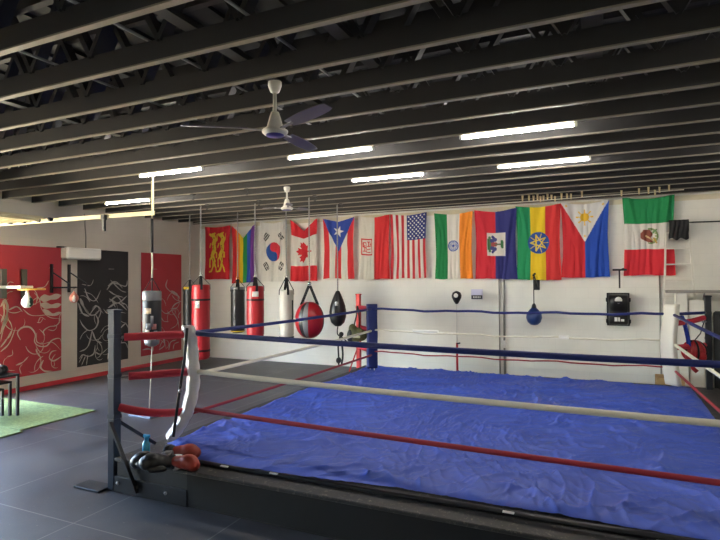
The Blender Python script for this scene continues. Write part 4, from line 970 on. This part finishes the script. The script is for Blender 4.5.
# offsets are measured outward (toward the post) from the rope crossing
def nl(u, v):
    dv = Vector((1, 1, 0)).normalized(); r_ = CF+CR*(u-360)/FPX-CU*(v-270)/FPX; nrm = np.array([-dv.y, dv.x, 0.]); p0 = np.array([*INN['NL'], 0.]); tt = (nrm @ (p0-EYE))/(nrm @ r_); q = EYE+tt*r_
    dd = Vector((PO['NL'][0]-INN['NL'][0], PO['NL'][1]-INN['NL'][1], 0)).normalized(); return ((Vector(q)-Vector((*INN['NL'], 0))).xy.dot(dd.xy), q[2])
pdn, _ = pad('NL', [nl(188, 326), nl(190.5, 340), nl(192.5, 362), nl(193, 385), nl(188, 408), nl(180, 424), nl(171, 437)], .22, .12, M_satin, .06)
pdn['label'] = 'silver white satin corner pad, bowed outward'
path = [nl(185.5, 327), nl(182.8, 357), nl(178.5, 385), nl(175, 410), nl(172, 433)]
dd = Vector((PO['NL'][0]-INN['NL'][0], PO['NL'][1]-INN['NL'][1], 0)).normalized(); sd = Vector((-dd.y, dd.x, 0))
if sd.dot(Vector((-.67, .74, 0))) > 0: sd = -sd
MB().tube([Vector((*INN['NL'], z_))+dd*o_+sd*.13 for o_, z_ in path], .014, 8).build('spacer_strap', M_nylon, pdn)
b_ = nl(179, 388); MB().ball(Vector((*INN['NL'], b_[1]))+dd*b_[0]+sd*.145, (.022, .022, .022)).build('strap_buckle', M_galv, pdn)
pdf, _ = pad('FL', [(0, 1.565), (.01, 1.3), (-.005, 1.0), (.01, .7), (0, .40)], .2, .1, M_blue_pad, .01); pdf['label'] = 'navy blue corner pad'
pdr, _ = pad('FR', [(-.02, 1.62), (-.05, 1.4), (-.09, 1.15), (-.09, .9), (-.06, .7), (-.01, .45)], .22, .11, M_white_leather, .0); pdr['label'] = 'plain white corner pad'
for s in (-1, 1): MB().tube([(-3.80+s*.04, 8.89, .42), (-3.80+s*.04, 8.89, .35)], .012, 6).build('pad_strap', M_white, pdf)
# ropes: (material, height); sides near, left, far, right
side = [('NL', 'NR'), ('NL', 'FL'), ('FL', 'FR'), ('FR', 'NR')]
for h, m_, col, sg, r in ((HS[0], M_blue_rope, 'blue', .018, .021), (HS[1], M_white_rope, 'white', .02, .021), (HS[2], M_red_rope, 'red', .01, .018)):
    for a, b in side:
        pa, pb_ = Vector((*INN[a], h)), Vector((*INN[b], h)); rr = r
        if 'NR' in (b,): pb_.z -= .04
        if a == 'NL': pa.z -= .005
        if (a, b) == ('NL', 'NR'): rr = r+.004; pb_.z -= .0
        if (a, b) == ('NL', 'FL') and col == 'white': pa.z -= .05; pb_.z -= .01
        if (a, b) == ('NL', 'FL') and col == 'red': pa.z -= .05; pb_.z -= .06
        if (a, b) == ('FR', 'NR'): pa.z -= {'blue': 0, 'white': .04, 'red': .03}[col]; pb_.z -= .15; 
        if (a, b) == ('FL', 'FR'): rr = r-.006 if col != 'blue' else r-.001
        pts = arc(pa, pb_, sg, 24)
        if (a, b) == ('FL', 'FR'):
            n_ = len(pts); pts = [p+Vector((0, 0, .010*math.sin(i*.9)+.006*math.sin(i*2.1))) for i, p in enumerate(pts)]
        o = MB().tube(pts, rr, 12).build('rope', m_, ring); o['label'] = col+' rope'
MB().box((-3.02, 8.86, 1.08), (-2.55, 8.9, 1.125), bev=.01).build('rope_tape', M_white, ring)
MB().box((-.6, 8.86, 1.055), (-.45, 8.91, 1.11), bev=.01).build('rope_tape', M_white, ring)
# blue cloth strap draped at the far right corner
p = at(684, 316, y=9.0); q = at(688, 346, y=9.1)
o = MB().tube(smooth_path([(p[0]-.03, 9.0, p[2]), (p[0]+.01, 9.04, p[2]-.12), (q[0], 9.08, q[2]+.1), (q[0]+.01, 9.1, q[2])]), .035, 10, flat=.5).build('cloth_strap', mat('royal_blue_cloth', (20, 50, 150), .7, bump=.4, bscale=20))
tag(o, 'royal blue cloth strap hanging beside the white corner pad', 'strap')
# red headgear hung at the far right corner
hx, hy = 1.26, 9.2; hz = at(694, 351, y=9.2)[2]; hx = at(694, 354, y=9.2)[0]
t = thing('boxing_headgear', 'red boxing headgear hanging before the black corner post', 'headgear', (hx, hy, hz))
m = MB(); m.ball((hx, hy, hz), (.16, .13, .15), 20); o = m.build('shell', M_red_leather, t)
for a in range(6):
    aa = PI+(a+.5)*PI/6; MB().tube([(hx+.165*math.cos(w)*math.cos(aa), hy+.138*math.cos(w)*math.sin(aa)-.002, hz+.155*math.sin(w)) for w in np.linspace(-1.4, 1.6, 12)]+[], .014, 6).build('cage_bar', M_blk_leather if a % 2 else M_red_leather, t)
MB().ball((hx-.06, hy-.1, hz-.06), (.07, .06, .09)).build('cheek_pad', M_red_leather, t)
MB().ball((hx+.09, hy-.08, hz-.07), (.06, .06, .08)).build('cheek_pad', M_red_leather, t)
MB().tube([(hx-.05, hy-.05, hz-.1), (hx-.02, hy-.05, hz-.25), (hx+.03, hy-.04, hz-.3)], .03, 8, flat=.4).build('chin_strap', M_red_leather, t)
MB().tube([(hx, hy, hz+.14), (hx+.1, hy+.1, hz+.25), (1.43, 9.37, 1.38)], .008, 6).build('hang_cord', M_nylon, t)
# olive black bag hung on the far left post
p = at(357, 334, y=9.28); X_, Z_ = p[0], p[2]
t = thing('gear_bag', 'olive and black gear bag hanging on the red corner post', 'bag', (X_, 9.28, Z_))
m = MB(); m.ball((X_-.04, 9.25, Z_-.02), (.15, .1, .17)); m.ball((X_+.1, 9.25, Z_+.0), (.13, .09, .13)); m.ball((X_-.08, 9.25, Z_+.1), (.08, .07, .1)); o = m.build('body', mat('olive_cloth', (70, 72, 34), .7, var=.4, vscale=14, bump=.4, bscale=20), t); remesh(o, .014)
MB().ball((X_-.1, 9.19, Z_-.04), (.07, .06, .13)).build('black_side', M_blk_leather, t)
MB().box((X_-.03, 9.14, Z_-.06), (X_+.12, 9.165, Z_-.02), Matrix.Identity(4), bev=.004).build('pale_stripe', mat('stripe_pale', (190, 186, 150), .6), t)
MB().tube(smooth_path([(X_-.05, 9.24, Z_+.14), (X_, 9.28, Z_+.4), (-4.3, 9.34, 1.5), (X_+.05, 9.27, Z_+.35), (X_+.06, 9.25, Z_+.1)]), .014, 6).build('strap', M_nylon, t)
# resistance band knotted on the rope
p = at(343, 349, x=-3.83)
t = thing('resistance_band', 'black band tied on the left ropes before the corner', 'resistance band', tuple(p)); yb_ = p[1]
zt_ = 1.12; zb2 = at(343, 364, x=-3.87)[2]
for dy in (-.07, .06): MB().tube(smooth_path([(-3.87, yb_, zt_), (-3.88, yb_+dy, zt_-.15), (-3.87, yb_+dy*1.2, zt_-.35), (-3.88, yb_+dy*(.8), zb2)]), .016, 8, flat=.5).build('strand', M_nylon, t)
MB().ball((-3.86, yb_, zt_), (.035, .05, .04)).build('knot', M_nylon, t)
MB().ball((-3.89, yb_-.04, .7), (.04, .06, .05)).build('grip', M_blk_leather, t)

# ================================================================== LIGHT
w = bpy.data.worlds.new('world'); sc.world = w; w.use_nodes = True
nt = w.node_tree; bg = nt.nodes['Background']; sky = nt.nodes.new('ShaderNodeTexSky'); sky.sky_type = 'NISHITA'; sky.sun_disc = False
sky.sun_elevation = math.radians(50); sky.sun_rotation = math.radians(190)
nt.links.new(sky.outputs[0], bg.inputs['Color']); bg.inputs['Strength'].default_value = 2.8
sl = bpy.data.lights.new('sun', 'SUN'); sl.energy = 75; sl.angle = .01; sl.color = (1, .93, .82)
so = bpy.data.objects.new('sun', sl); COL.objects.link(so)
so.rotation_euler = Vector((-.10, .62, -.78)).to_track_quat('-Z', 'Y').to_euler()

# ================================================================== CAMERA
cam = bpy.data.cameras.new('camera'); cam.sensor_fit = 'HORIZONTAL'; cam.sensor_width = 36; cam.lens = FPX/720*36; cam.clip_start = .05; cam.clip_end = 200
co = bpy.data.objects.new('camera', cam); COL.objects.link(co)
Mx = Matrix.Identity(4)
for i in range(3): Mx[i][0] = CR[i]; Mx[i][1] = CU[i]; Mx[i][2] = -CF[i]; Mx[i][3] = EYE[i]
co.matrix_world = Mx; sc.camera = co
vs = sc.view_settings; vs.view_transform = 'Standard'; vs.look = 'None'; vs.exposure = .88; vs.gamma = 1; vs.use_curve_mapping = False
sc.display_settings.display_device = 'sRGB'
try:
    sc.cycles.use_denoising = True; sc.cycles.max_bounces = 8; sc.cycles.diffuse_bounces = 5; sc.cycles.sample_clamp_indirect = 8
except Exception: pass
